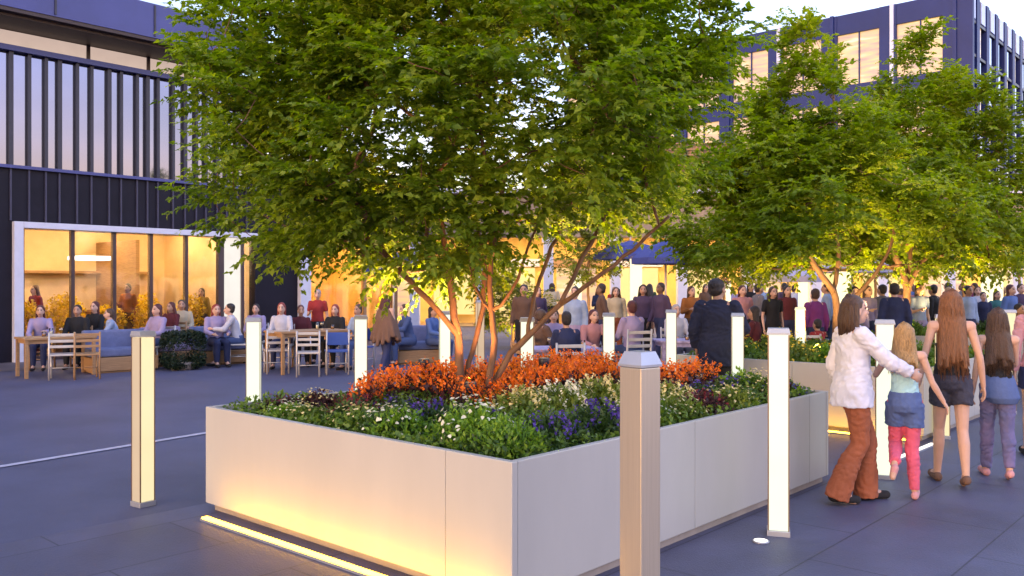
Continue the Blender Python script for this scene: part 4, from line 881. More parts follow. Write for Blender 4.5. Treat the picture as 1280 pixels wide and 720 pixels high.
class Skel:
    def __init__(s): s.p = []; s.par = []; s.rmin = []
    def add(s, p, par, rmin=0.0): s.p.append(np.array(p, float)); s.par.append(par); s.rmin.append(rmin); return len(s.p) - 1
    def stem(s, pts, r0, r1, par=-1, step=.1, jit=.006):
        pts = [np.array(p, float) for p in pts]; cur = par
        if par < 0: cur = s.add(pts[0], -1, r0)
        seg = [np.linalg.norm(pts[i + 1] - pts[i]) for i in range(len(pts) - 1)]; tot = sum(seg); acc = 0; out = [cur]
        for i in range(len(pts) - 1):
            n = max(1, int(seg[i] / step))
            for k in range(1, n + 1):
                t = k / n; pa = pts[max(i - 1, 0)]; pb, pc = pts[i], pts[i + 1]; pd = pts[min(i + 2, len(pts) - 1)]
                q = 0.5 * (2 * pb + (pc - pa) * t + (2 * pa - 5 * pb + 4 * pc - pd) * t * t + (3 * pb - pa - 3 * pc + pd) * t ** 3)
                f = (acc + seg[i] * t) / tot
                cur = s.add(q + rng.normal(0, jit, 3), cur, r0 + (r1 - r0) * f); out.append(cur)
            acc += seg[i]
        return out
    def nearest(s, p):
        a = np.array(s.p); return int(np.argmin(np.linalg.norm(a - np.array(p), axis=1)))
    def grow(s, centers, base, zmin):
        base = np.array(base); order = np.argsort(np.linalg.norm(centers - base, axis=1)); ends = []
        for ci in order:
            c = centers[ci]; a = np.array(s.p); d = np.linalg.norm(a - c, axis=1)
            db = np.linalg.norm(a - base, axis=1); dc = np.linalg.norm(c - base)
            cost = d + np.where(a[:, 2] < zmin, 5, 0) + np.maximum(0, db - dc) * 2 + np.maximum(0, a[:, 2] - c[2]) * .5
            j = int(np.argmin(cost)); p0 = a[j]; n = max(2, int(d[j] / .14)); cur = j
            for k in range(1, n + 1):
                t = k / n; q = p0 + (c - p0) * t + np.array([0, 0, -.10 * d[j] * math.sin(math.pi * t)]) + rng.normal(0, .012, 3) * (k < n)
                cur = s.add(q, cur)
            ends.append(cur)
        return ends
    def mesh(s, rtip=.0045, expo=2.2):
        n = len(s.p); kids = [[] for _ in range(n)]
        for i, q in enumerate(s.par):
            if q >= 0: kids[q].append(i)
        w = [0.0] * n
        for i in range(n - 1, -1, -1):
            w[i] = max(1.0, sum(w[k] for k in kids[i]))
        rad = [max(rtip * w[i] ** (1 / expo), s.rmin[i]) for i in range(n)]
        mb = MB(); start = [(i, None) for i in range(n) if s.par[i] < 0]
        while start:
            i, pre = start.pop(); ch = [] if pre is None else [pre]; cur = i
            while True:
                ch.append(cur)
                if not kids[cur]: break
                ks = sorted(kids[cur], key=lambda k: -w[k]); 
                for k in ks[1:]: start.append((k, cur))
                cur = ks[0]
            if len(ch) < 2: continue
            rr = [rad[c] for c in ch]
            if pre is not None: rr[0] = min(rr[0], rr[1] * 1.25)
            mb.tube([s.p[c] for c in ch], rr, 9 if rr[0] > .02 else 5, caps=True)
        return mb

def sprays(centers, hub, per_twigs, per_leaves, tw_len, lsize, droop=.25, spread=1.0):
    """leaf sprays: every cluster has a few twigs that fan outwards and carry paired leaves"""
    P, A, Nn, S = [], [], [], []; tw = []
    hub = np.array(hub)
    for c in centers:
        out = c - hub; out = out / (np.linalg.norm(out) + 1e-6)
        for _ in range(per_twigs):
            d = out * .8 + rng.normal(0, .75 * spread, 3) * np.array([1, 1, .55]); d /= np.linalg.norm(d)
            ln = tw_len * rng.uniform(.6, 1.25); base = c + rng.normal(0, .05, 3)
            side = np.cross(d, [0, 0, 1.0]); side /= (np.linalg.norm(side) + 1e-6)
            t = np.linspace(.08, 1, per_leaves) + rng.normal(0, .03, per_leaves)
            pos = base + d * (t * ln)[:, None] + np.array([0, 0, -1]) * (droop * ln * t * t)[:, None]
            sg = np.where(np.arange(per_leaves) % 2 == 0, 1, -1)[:, None]
            ax = d * .75 + side * sg * .75 + rng.normal(0, .28, (per_leaves, 3)) + np.array([0, 0, -.22])
            P.append(pos); A.append(ax); Nn.append(np.tile([0, 0, 1.0], (per_leaves, 1)) + rng.normal(0, .42, (per_leaves, 3)) + out * .25)
            S.append(lsize * rng.uniform(.65, 1.2, per_leaves)); tw.append((base, pos[-1]))
    return np.concatenate(P), np.concatenate(A), np.concatenate(Nn), np.concatenate(S), tw

def crown_centers(n, cx, cy, prof, ry=1.0, tilt=0.0, shell=.6, seed=0, gap=.55, lump=.22):
    """cluster centres in a bowl shaped crown; prof = [(z, r)...]; lobes and gaps from a few random directions"""
    g = np.random.default_rng(seed); zs = np.array([p[0] for p in prof]); rs = np.array([p[1] for p in prof])
    lob = [(g.uniform(0, 2 * math.pi), g.integers(2, 6), g.uniform(-1, 1), g.uniform(1, 3)) for _ in range(6)]
    out = []; holes = []
    for _ in range(14):
        a = g.uniform(0, 2 * math.pi); z = g.uniform(zs[0], zs[-1]); r = np.interp(z, zs, rs) * g.uniform(.5, 1)
        holes.append((cx + math.cos(a) * r, cy + math.sin(a) * r * ry, z, g.uniform(.18, .42)))
    tries = 0
    while len(out) < n and tries < n * 60:
        tries += 1
        z = g.uniform(zs[0], zs[-1]); a = g.uniform(0, 2 * math.pi); r = np.interp(z, zs, rs)
        if g.uniform() > (r / rs.max()) ** 1.3 + .05: continue
        m = 1 + lump * sum(math.sin(k * a + ph + zz * z) * .4 for ph, k, _s, zz in lob) 
        rr = r * m * (shell + (1 - shell) * g.uniform()) if g.uniform() < .72 else r * m * math.sqrt(g.uniform())
        p = np.array([cx + math.cos(a) * rr, cy + math.sin(a) * rr * ry, z + tilt * math.cos(a) * rr])
        if any(((p[0] - h[0]) ** 2 + (p[1] - h[1]) ** 2 + (p[2] - h[2]) ** 2) < (h[3] * gap) ** 2 * 4 for h in holes): continue
        if len(out) and min(np.sum((np.array(out[-60:]) - p) ** 2, axis=1)) < .004: continue
        out.append(p)
    return np.array(out)

def finish_tree(name, base, sk, P, A, Nn, S, lm, label, group=None, rtip=.0036):
    root = empty(name, base, 0, label, 'tree', group)
    inv = Matrix.Translation(-Vector(base))
    t = sk.mesh(rtip).build('trunk', M['bark'], root); t.matrix_parent_inverse = inv
    me = leaves('crown', P, A, Nn, S); c = linkmesh('crown', me, root, lm); c.matrix_parent_inverse = inv
    return root

def px3(l): return [D(a, d, ZY(b, d)) for a, b, d in l]
# main tree, many slim stems, in the near planter
sk = Skel()
s1 = sk.stem(px3([(574, 530, 7.2), (575, 470, 7.2), (572, 418, 7.2), (566, 375, 7.22), (560, 330, 7.25), (552, 280, 7.3), (545, 220, 7.3)]), .043, .018)
sk.stem(px3([(572, 418, 7.2), (545, 386, 7.1), (512, 350, 7.0), (478, 315, 6.9), (440, 280, 6.8), (400, 240, 6.8)]), .026, .010, par=s1[len(s1) // 3])
s2 = sk.stem(px3([(590, 530, 7.25), (584, 470, 7.25), (590, 440, 7.3), (601, 400, 7.35), (607, 350, 7.4), (598, 290, 7.5), (590, 220, 7.6)]), .024, .012)
s3 = sk.stem(px3([(598, 530, 7.1), (613, 465, 7.1), (618, 425, 7.1), (615, 388, 7.1), (612, 340, 7.05), (622, 280, 7.0), (630, 210, 6.95)]), .033, .015)
j = sk.nearest(px3([(615, 390, 7.1)])[0])
sk.stem(px3([(615, 390, 7.1), (640, 365, 7.0), (656, 325, 6.9), (675, 270, 6.75)]), .016, .009, par=j)
sk.stem(px3([(615, 390, 7.1), (596, 366, 7.2), (588, 335, 7.3), (575, 280, 7.45)]), .014, .008, par=j)
s4 = sk.stem(px3([(598, 535, 7.15), (628, 458, 7.15), (660, 420, 7.15), (700, 382, 7.1), (742, 350, 7.05), (792, 312, 7.0), (836, 270, 6.9)]), .029, .012)
j = sk.nearest(px3([(700, 382, 7.1)])[0])
sk.stem(px3([(700, 382, 7.1), (716, 348, 7.15), (738, 305, 7.2), (765, 250, 7.3)]), .018, .009, par=j)
j = sk.nearest(px3([(660, 420, 7.15)])[0])
sk.stem(px3([(660, 420, 7.15), (668, 370, 7.35), (690, 310, 7.6), (720, 240, 7.9)]), .018, .009, par=j)
prof = [(1.85, .8), (2.05, 1.4), (2.3, 1.85), (2.8, 2.1), (3.25, 2.15), (3.8, 1.95), (4.4, 1.8), (4.9, 1.4), (5.3, .6)]
C1 = crown_centers(900, -.38, 7.2, prof, ry=.82, tilt=.06, shell=.55, seed=11)
C1 = C1[[not (q[0] > -.1 and q[2] < 2.12 + .22 * (q[0] + .1)) for q in C1]]
ends = sk.grow(C1, (-.3, 7.2, 1.4), 1.75)
P, A, Nn, S, tw = sprays(C1, (-.38, 7.2, 2.0), 10, 23, .36, .063)
finish_tree('multi_stem_tree', D(585, 7.2, .7), sk, P, A, Nn, S, M['leaf_a'], 'large leafy multi stem tree growing from the nearest white planter')

# second and third tree
sk = Skel()
b2 = D(1043, 13.2, .7)
s1 = sk.stem([b2 - Vector((0, 0, .1))] + px3([(1044, 430, 13.2), (1046, 398, 13.2), (1042, 365, 13.2), (1022, 338, 13.1), (1005, 300, 13.0), (985, 240, 13.0), (970, 170, 13.0)]), .062, .02)
j = sk.nearest(px3([(1046, 398, 13.2)])[0])
sk.stem(px3([(1046, 398, 13.2), (1068, 372, 13.1), (1092, 345, 13.0), (1112, 310, 12.9), (1125, 250, 12.8)]), .036, .016, par=j)
j = sk.nearest(px3([(1042, 365, 13.2)])[0])
sk.stem(px3([(1042, 365, 13.2), (1048, 325, 13.3), (1044, 270, 13.4), (1040, 180, 13.5), (1044, 90, 13.5)]), .036, .014, par=j)
prof = [(1.85, .8), (2.1, 1.45), (2.5, 1.75), (3.1, 1.55), (3.8, 1.15), (4.4, .72), (4.9, .36), (5.6, .15)]
C2 = crown_centers(700, D(1005, 13.2).x, 13.2, prof, ry=1, shell=.5, seed=5, lump=.3)
C2 = C2[[not (q[2] < 2.45 and abs(q[0] - b2.x - .1) < .75 and q[1] < b2.y + .3) and q[2] > 1.98 for q in C2]]
sk.grow(C2, (b2.x, b2.y, 1.3), 1.6)
P, A, Nn, S, tw = sprays(C2, (b2.x, b2.y, 1.8), 8, 15, .36, .09)
finish_tree('multi_stem_tree', b2, sk, P, A, Nn, S, M['leaf_b'], 'yellow green tree with forked trunk in the second planter behind the walking man')
sk = Skel()
b3 = D(1133, 17, .7)
s1 = sk.stem([b3 - Vector((0, 0, .1))] + px3([(1132, 400, 17), (1134, 370, 17), (1130, 342, 17), (1118, 315, 17), (1110, 260, 17), (1100, 190, 17)]), .085, .03)
j = sk.nearest(px3([(1134, 370, 17)])[0])
sk.stem(px3([(1134, 370, 17), (1145, 340, 16.9), (1175, 300, 16.8), (1205, 240, 16.7), (1225, 180, 16.6)]), .045, .02, par=j)
sk.stem(px3([(1134, 370, 17), (1138, 320, 17.1), (1150, 250, 17.3), (1160, 150, 17.4)]), .045, .02, par=j)
prof = [(1.85, 1.0), (2.2, 1.95), (2.9, 2.3), (3.8, 2.1), (4.6, 1.6), (5.3, .95), (6.0, .45), (6.9, .2)]
C3 = crown_centers(700, D(1158, 17).x, 17, prof, ry=1, shell=.5, seed=23, lump=.32)
C3 = C3[[not (q[2] < 2.5 and abs(q[0] - b3.x - .1) < .8 and q[1] < b3.y + .3) and q[2] > 2.05 for q in C3]]
sk.grow(C3, (b3.x, b3.y, 1.4), 1.7)
P, A, Nn, S, tw = sprays(C3, (b3.x, b3.y, 1.9), 8, 15, .42, .105)
finish_tree('multi_stem_tree', b3, sk, P, A, Nn, S, M['leaf_b'], 'broad yellow green tree standing farther right above the strolling women')
# small trees among the tables, lit from below
far = [(735, 25, 2.6, 1.2, 'small golden lit tree left of the glowing lamp pillars'), (905, 22, 2.4, 1.3, 'low golden lit tree behind the man in the dark coat'),
       (1095, 25, 2.7, 1.3, 'small golden lit tree between the two forked trunks'), (1205, 23, 2.5, 1.1, 'small golden lit tree behind the long haired woman'),
       (1275, 24, 2.9, 1.2, 'small golden lit tree at the right edge of the square'), (640, 24, 1.1, .9, 'squat golden lit bush tree seen between the slim trunks')]
for i, (px, d, zc, r, lab) in enumerate(far):
    b = D(px, d, 0); sk = Skel()
    sk.stem([b, b + Vector((.03, 0, zc * .35)), b + Vector((0, .05, zc * .7)), b + Vector((.05, 0, zc))], .06, .02)
    Cn = crown_centers(95, b.x, b.y, [(zc - .55 * r, r * .5), (zc - .2 * r, r), (zc + .35 * r, r * .85), (zc + .9 * r, r * .25)], seed=40 + i, lump=.35)
    sk.grow(Cn, (b.x, b.y, zc * .5), zc * .45)
    P, A, Nn, S, tw = sprays(Cn, (b.x, b.y, zc - .4), 5, 9, .34, .11)
    finish_tree('small_tree', b, sk, P, A, Nn, S, M['leaf_c'], lab, 'small lit trees across the square')

# ------------------------------------------------------------------ planters
M['planter'] = mat('planter_paint', (0.425, 0.40, 0.37), rough=.36, var=.06, vscale=1.6, stretch=(1, 1, .35), bump=.02, bscale=30)
M['plinth'] = mat('planter_plinth', (0.30, 0.25, 0.22), rough=.6, var=.15)
M['soil'] = mat('soil', (0.035, 0.024, 0.016), rough=.9, var=.4, vscale=30, bump=.8, bscale=60)
ZT, ZB = .786, .06
def planter(c, la, lb, cuts_a, cuts_b, label):
    root = empty('planter_box', c + (uR * la + uL * lb) * .5, 0, label, 'planter', 'white planters in a row')
    inv = Matrix.Translation(-root.location); ax = (uR, uL)
    def bx(name, m, a0, a1, b0, b1, z0, z1, bev=.006):
        mb = MB(); mb.box(c + uR * ((a0 + a1) / 2) + uL * ((b0 + b1) / 2) + Vector((0, 0, (z0 + z1) / 2)), (a1 - a0, b1 - b0, z1 - z0), ax, bev)
        o = mb.build(name, m, root); o.matrix_parent_inverse = inv; return o
    T = .045; cb = [0] + cuts_b + [lb]; ca = [T + .003] + cuts_a + [la - T - .003]
    for i in range(len(cb) - 1):
        bx('side_panel', M['planter'], 0, T, cb[i] + (.0015 if i else 0), cb[i + 1] - (.0015 if i < len(cb) - 2 else 0), ZB, ZT)
    for i in range(len(ca) - 1):
        bx('side_panel', M['planter'], ca[i] + (.0015 if i else 0), ca[i + 1] - .0015, .002, T, ZB, ZT)
        bx('side_panel', M['planter'], ca[i] + (.0015 if i else 0), ca[i + 1] - .0015, lb - T, lb - .002, ZB, ZT)
    bx('side_panel', M['planter'], la - T, la, 0, lb, ZB, ZT)
    bx('plinth', M['plinth'], .05, la - .05, .035, lb - .05, 0, ZB - .002, 0)
    bx('soil', M['soil'], T + .002, la - T - .002, T + .002, lb - T - .002, .3, .70, 0)
    return root
LA, LB = 4.1, 3.12
C2P, C3P = CORNER + uR * 6.7, CORNER + uR * 13.4
planter(CORNER, LA, LB, [1.85, 3.71], [.5], 'nearest white planter full of flowers with a glowing strip along its base')
planter(C2P, LA, LB, [2.0], [1.5], 'second white planter behind the walking man and girl')
planter(C3P, LA, LB, [2.0], [1.5], 'third white planter beyond the strolling women')

# ------------------------------------------------------------------ bedding plants
M['g_mid'] = leafmat('herb_mid', (0.030, 0.070, 0.010), (0.10, 0.17, 0.022), (0.19, 0.27, 0.04), .3, 4)
M['g_bright'] = leafmat('herb_bright', (0.055, 0.12, 0.012), (0.14, 0.26, 0.024), (0.25, 0.37, 0.045), .35, 4)
M['g_dark'] = leafmat('herb_dark', (0.014, 0.036, 0.010), (0.042, 0.085, 0.018), (0.08, 0.13, 0.026), .2, 4)
M['g_yellow'] = leafmat('herb_yellow', (0.06, 0.10, 0.015), (0.15, 0.20, 0.03), (0.28, 0.30, 0.05), .3, 4)
M['g_wine'] = leafmat('herb_wine', (0.02, 0.012, 0.014), (0.05, 0.018, 0.022), (0.09, 0.03, 0.03), .2, 4)
def petal(name, a, b): return leafmat(name, a, tuple((x + y) / 2 for x, y in zip(a, b)), b, .3, 9)
M['f_white'] = petal('petal_white', (.62, .58, .42), (.85, .82, .68)); M['f_cream'] = petal('petal_cream', (.62, .50, .20), (.85, .74, .40))
M['f_orange'] = petal('petal_orange', (.55, .075, .010), (.88, .26, .025)); M['f_purple'] = petal('petal_purple', (.045, .025, .16), (.15, .08, .40))
M['f_wine'] = petal('petal_wine', (.10, .012, .02), (.26, .04, .05)); M['f_yellow'] = petal('petal_yellow', (.70, .42, .02), (.85, .60, .05))
def dome_leaf(name, n, r, h, ls, g):
    a = g.uniform(0, 2 * math.pi, n); u = g.uniform(0, 1, n) ** .5; el = np.sqrt(np.maximum(0, 1 - u * u)); k = g.uniform(.72, 1.03, n) + .10 * np.sin(5 * a + 9 * u)
    P = np.stack([np.cos(a) * u * r * k, np.sin(a) * u * r * k, el * h * k], axis=1); P[:, 2] *= g.uniform(.55, 1, n)
    out = np.stack([np.cos(a) * u, np.sin(a) * u, el * .9 + .3], axis=1)
    return leaves(name, P, out + g.normal(0, .6, (n, 3)), out + g.normal(0, .7, (n, 3)), ls * g.uniform(.6, 1.3, n), .5)
def dome_flower(name, n, r, h, fs_, g):
    a = g.uniform(0, 2 * math.pi, n); u = g.uniform(0, 1, n) ** .55; el = np.sqrt(np.maximum(0, 1 - u * u)); k = g.uniform(.97, 1.10, n) + .10 * np.sin(5 * a + 9 * u)
    P = np.stack([np.cos(a) * u * r * k, np.sin(a) * u * r * k, el * h * k], axis=1)
    out = np.stack([np.cos(a) * u, np.sin(a) * u, el * .9 + .4], axis=1)
    return discs(name, P, out + g.normal(0, .35, (n, 3)), fs_ * g.uniform(.7, 1.25, n))
def dome_spike(name, n, r, h, fs_, g):
    rows, nr = [], []
    for i in range(n):
        a = g.uniform(0, 2 * math.pi); u = g.uniform(0, 1) ** .5; x, y = math.cos(a) * u * r, math.sin(a) * u * r; z0 = h * math.sqrt(max(0, 1 - u * u * .8)); tl = g.normal(0, .12, 2)
        for k in range(6):
            rows.append((x + tl[0] * k * .02 + g.normal(0, .006), y + tl[1] * k * .02 + g.normal(0, .006), z0 - .03 + k * .012)); nr.append(g.normal(0, 1, 3) + np.array([0, 0, .5 + .2 * k]))
    n2 = len(rows); return discs(name, np.array(rows), np.array(nr), fs_ * g.uniform(.6, 1.2, n2), 5)
LEAFV = [dome_leaf('foliage', 900, .21, .20, .040, np.random.default_rng(i)) for i in range(4)]
FINEV = [dome_leaf('foliage', 1700, .21, .21, .026, np.random.default_rng(10 + i)) for i in range(3)]
FLV = [dome_flower('blossoms', 95, .21, .215, .012, np.random.default_rng(20 + i)) for i in range(3)]
FLW = [dome_flower('blossoms', 80, .21, .215, .014, np.random.default_rng(25 + i)) for i in range(3)]
SPV = [dome_spike('blossoms', 34, .19, .205, .0115, np.random.default_rng(30 + i)) for i in range(3)]
def plant(px, py, z, r, hs, lm, fm, fl, label, fine=False, group='bedding plants in the nearest planter', ab=None):
    p = G(px, py, z) if ab is None else PW(*ab)
    q = p - CORNER; a, b = q.dot(uR), q.dot(uL)
    if group.endswith('nearest planter'):
        a = min(max(a, .06 + r * 1.12), LA - .06 - r * 1.12); b = min(max(b, .06 + r * 1.12), LB - .06 - r * 1.12); p = PW(a, b)
    root = empty('flowering_plant' if fm else 'leafy_plant', (p.x, p.y, .69), rnd.random() * 6.28, label, 'plant', group)
    k = r / .21; root.scale = (k, k, k * hs)
    omat(linkmesh('foliage', rnd.choice(FINEV if fine else LEAFV), root), M[lm])
    if fm: omat(linkmesh('blossoms', rnd.choice({'s': SPV, 'f': FLV, 'w': FLW}[fl]), root), M[fm])
    return root
Z = .86
PL = [
 (300, 508, .20, .8, 'g_bright', 'f_white', 'f', 'low green plant with tiny white flowers at the far left corner of the planter'),
 (338, 510, .20, .8, 'g_mid', 'f_cream', 'f', 'green plant with pale flowers second from the left planter corner'),
 (352, 494, .20, .8, 'g_wine', 'f_wine', 'f', 'dark wine leaved plant just right of the left rear light bollard'),
 (385, 522, .23, .85, 'g_mid', 'f_cream', 'f', 'rounded green plant with cream dots beside the white daisies'),
 (398, 494, .22, .9, 'g_wine', 'f_cream', 'f', 'wine leaved plant with scattered pale flowers in the back row'),
 (434, 528, .22, 1.0, 'g_dark', 'f_white', 'w', 'dark plant covered in large white daisies'),
 (442, 505, .22, 1.0, 'g_dark', 'f_wine', 's', 'dark plant with wine spikes behind the white daisies'),
 (478, 524, .22, 1.1, 'g_bright', None, None, 'plain green plant right of the white daisies'),
 (500, 508, .22, 1.0, 'g_dark', 'f_purple', 'f', 'dark green plant with few purple flowers left of the tree base'),
 (512, 545, .20, .9, 'g_dark', None, None, 'dark green plant at the panel edge before the pale mound'),
 (548, 540, .28, 1.1, 'g_bright', 'f_white', 'f', 'large pale mound dotted with small white flowers by the planter front'),
 (592, 545, .22, .8, 'g_dark', None, None, 'low dark green mound between the pale mound and the bright dome'),
 (575, 512, .24, .9, 'g_dark', None, None, 'dark leafy plant under the tree stems'),
 (540, 510, .22, .95, 'g_dark', 'f_purple', 's', 'dark plant with purple spikes left of the tree stems'),
 (640, 562, .23, 1.15, 'g_bright', None, None, 'bright green dome of fine leaves at the front corner'),
 (618, 525, .22, .9, 'g_dark', 'f_purple', 'f', 'dark plant with purple dots behind the bright green dome'),
 (690, 553, .24, .8, 'g_dark', None, None, 'dark green plant right of the bright dome'),
 (672, 525, .24, .9, 'g_mid', None, None, 'mid green plant behind the front corner'),
 (728, 535, .24, .95, 'g_dark', 'f_purple', 's', 'plant with purple flower spikes nearest the front corner'),
 (768, 522, .24, 1.05, 'g_dark', 'f_purple', 's', 'tall purple flowering plant just left of the steel bollard'),
 (655, 502, .26, 1.0, 'g_yellow', 'f_cream', 's', 'pale yellow plant right of the tree stems'),
 (702, 498, .27, 1.05, 'g_yellow', 'f_white', 's', 'pale plant with white spikes in the middle of the bed'),
 (748, 490, .27, 1.05, 'g_yellow', 'f_cream', 's', 'cream flowered plant left of the steel bollard below the orange band'),
 (625, 492, .22, .9, 'g_yellow', 'f_orange', 'f', 'yellow green plant sprinkled with orange at the tree foot'),
 (845, 515, .27, 1.0, 'g_mid', 'f_white', 'f', 'white dotted plant spilling over the rim right of the steel bollard'),
 (838, 490, .24, 1.0, 'g_yellow', 'f_cream', 's', 'cream spiked plant just right of the steel bollard'),
 (885, 506, .24, .95, 'g_yellow', 'f_cream', 'f', 'cream dotted plant in the middle of the long side'),
 (872, 485, .22, .9, 'g_dark', 'f_purple', 'f', 'purple flowered plant behind the cream dotted plant'),
 (912, 500, .22, .95, 'g_wine', 'f_wine', 's', 'wine red spiked plant near the rim of the long side'),
 (940, 492, .23, .9, 'g_yellow', 'f_cream', 'f', 'yellow green plant left of the near lit bollard on the long side'),
 (915, 478, .22, .95, 'g_dark', 'f_purple', 'f', 'purple flowered plant between the orange band and the wine spikes'),
 (945, 472, .25, 1.05, 'g_bright', None, None, 'fresh green plant left of the near lit bollard in the back row'),
 (985, 470, .24, 1.0, 'g_mid', 'f_cream', 'f', 'green plant right of the near lit bollard'),
 (1002, 478, .22, .95, 'g_wine', 'f_purple', 'f', 'dark purple plant close to the far end of the planter'),
 (1022, 474, .20, 1.0, 'g_bright', None, None, 'bright green plant at the far right corner of the planter'),
]
for px, py, r, hs, lm, fm, fl, lab in PL: plant(px, py, Z, r, hs, lm, fm, fl, lab, fine=lab.startswith(('bright green dome', 'large pale')))
# ground cover of small leaves and the orange band: masses nobody could count
g = np.random.default_rng(3); n = 26000
a = g.uniform(.07, LA - .07, n); b = g.uniform(.07, LB - .07, n); base = np.array([[CORNER.x, CORNER.y, .70]]) + a[:, None] * np.array([list(uR)]) + b[:, None] * np.array([list(uL)])
base[:, 2] += g.uniform(0, .11, n) * (1 + .5 * np.sin(a * 4) * np.sin(b * 5))
o = linkmesh('ground_cover', leaves('ground_cover', base, g.normal(0, .7, (n, 3)) + [0, 0, .5], g.normal(0, .6, (n, 3)) + [0, 0, 1], g.uniform(.025, .05, n)), None, M['g_mid'])
tag(o, 'low green ground cover between the flowers of the nearest planter', 'ground cover', kind='stuff')
def band(poly_ab, n):
    rows, nr, lv = [], [], []
    xs = np.array(poly_ab); lo, hi = xs.min(0), xs.max(0); cnt = 0
    def inside(p):
        c = False; j = len(xs) - 1
        for i in range(len(xs)):
            if (xs[i][1] > p[1]) != (xs[j][1] > p[1]) and p[0] < (xs[j][0] - xs[i][0]) * (p[1] - xs[i][1]) / (xs[j][1] - xs[i][1]) + xs[i][0]: c = not c
            j = i
        return c
    while cnt < n:
        p = g.uniform(lo, hi)
        if not inside(p): continue
        cnt += 1; q = CORNER + uR * p[0] + uL * p[1]; h = .70 + .20 + .05 * math.sin(p[0] * 3.1) * math.cos(p[1] * 4) + g.normal(0, .03)
        tl = g.normal(0, .1, 2)
        for k in range(7):
            rows.append((q.x + g.normal(0, .012) + tl[0] * k * .02, q.y + g.normal(0, .012) + tl[1] * k * .02, h - .02 + k * .015)); nr.append(g.normal(0, 1, 3) + np.array([0, 0, .6]))
        for k in range(4): lv.append((q.x + g.normal(0, .03), q.y + g.normal(0, .03), g.uniform(.70, h)))
    return np.array(rows), np.array(nr), np.array(lv)
def ab_of(px, py, z=.9): q = G(px, py, z) - CORNER; return (min(max(q.dot(uR), .12), LA - .12), min(max(q.dot(uL), .12), LB - .12))
poly = [ab_of(430, 492), ab_of(520, 484), ab_of(600, 490), ab_of(640, 487), ab_of(690, 480), ab_of(775, 470), ab_of(850, 475), ab_of(900, 470), ab_of(925, 458), ab_of(880, 444), ab_of(800, 443), ab_of(720, 447), ab_of(640, 456), ab_of(540, 466), ab_of(460, 478)]
rows, nr, lv = band(poly, 1700)
o = linkmesh('orange_flowers', discs('orange_flowers', rows, nr, .0125 * g.uniform(.6, 1.3, len(rows)), 5), None, M['f_orange'])
tag(o, 'band of vivid orange flower spikes across the back of the nearest planter', 'flowers', kind='stuff')
lo = linkmesh('foliage', leaves('orange_foliage', lv, g.normal(0, .5, lv.shape) + [0, 0, .8], g.normal(0, .8, lv.shape) + [0, 0, .5], g.uniform(.035, .06, len(lv))), o, M['g_wine'])
# plants in the second and third planter
far_lab = ['leafy green plant at the near corner of the second planter', 'yellow lit shrub left in the second planter', 'green mound behind the walking man in the second planter', 'yellow lit mound beside the forked trunk of the second planter',
           'green mound in the second planter left of the forked trunk', 'flowering mound toward the right end of the second planter', 'low green mound on the right rim of the second planter', 'dark mound in the middle of the second planter',
           'low mound in the third planter near its left end', 'yellow lit mound at the trunk of the third planter', 'green mound on the front rim of the third planter', 'dark mound in the middle of the third planter']
for i, (pa, pb, r, lm, fm) in enumerate([(.35, .5, .30, 'g_mid', None), (.4, 1.7, .33, 'g_yellow', 'f_yellow'), (.4, 1.1, .32, 'g_bright', 'f_yellow'), (1.6, 2.4, .36, 'g_yellow', 'f_yellow'), (.45, 2.5, .36, 'g_mid', 'f_yellow'), (2.6, .5, .32, 'g_mid', 'f_orange'), (1.4, .45, .30, 'g_mid', None), (1.6, 1.4, .36, 'g_dark', None),
                                 (.5, 2.4, .36, 'g_mid', None), (1.0, 1.8, .36, 'g_yellow', 'f_yellow'), (.5, .7, .33, 'g_mid', None), (2.2, 1.4, .36, 'g_dark', None)]):
    c = C2P if i < 8 else C3P; q = c + uR * pa + uL * pb
    plant(0, 0, 0, r, 1.0, lm, fm, 'f', far_lab[i], group='plants in the farther planters', ab=((q - CORNER).dot(uR), (q - CORNER).dot(uL)))
n = 9000
for nm, c, lab in (('ground_cover', C2P, 'low green ground cover filling the second planter'), ('ground_cover', C3P, 'low green ground cover filling the third planter')):
    a = g.uniform(.07, LA - .07, n); b = g.uniform(.07, LB - .07, n); base = np.array([[c.x, c.y, .70]]) + a[:, None] * np.array([list(uR)]) + b[:, None] * np.array([list(uL)]); base[:, 2] += g.uniform(0, .12, n)
    tag(linkmesh(nm, leaves(nm, base, g.normal(0, .7, (n, 3)) + [0, 0, .5], g.normal(0, .6, (n, 3)) + [0, 0, 1], g.uniform(.04, .07, n)), None, M['g_mid']), lab, 'ground cover', kind='stuff')

# ------------------------------------------------------------------ garden lights that the photo shows burning
M['uplight_lens'] = emit('uplight_lens', (1, .7, .35), .06)
def uplight(p, tgt, energy, color, label, angle=95, size=.04):
    root = empty('garden_uplight', p, 0, label, 'spotlight', 'uplights at the foot of the trees')
    if .8 < p[2] < 1: MB().tube([(0, 0, -.25), (0, 0, .002)], .008, 6).build('spike', M['fin'], root)
    mb = MB(); mb.lathe([(.03, 0), (.045, .01), (.05, .07), (.046, .08)], n=14); mb.build('housing', M['fin'], root)
    mb = MB(); mb.lathe([(.001, .0805), (.043, .081), (.001, .0812)], n=14); mb.build('lens', M['uplight_lens'], root)
    l = bpy.data.lights.new('uplight', 'SPOT'); l.energy = energy; l.color = color; l.spot_size = R(angle); l.spot_blend = .9; l.shadow_soft_size = size
    o = bpy.data.objects.new('uplight_beam', l); COL.objects.link(o); o.parent = root; o.location = (0, 0, .10)
    d = (Vector(tgt) - Vector(p)).normalized(); o.rotation_euler = (-d).to_track_quat('Z', 'Y').to_euler()
    return root
uplight(D(588, 6.86, .86), (-.33, 7.2, 1.55), 34, (1, .42, .12), 'small round uplight in the flowers before the tree stems', 85)
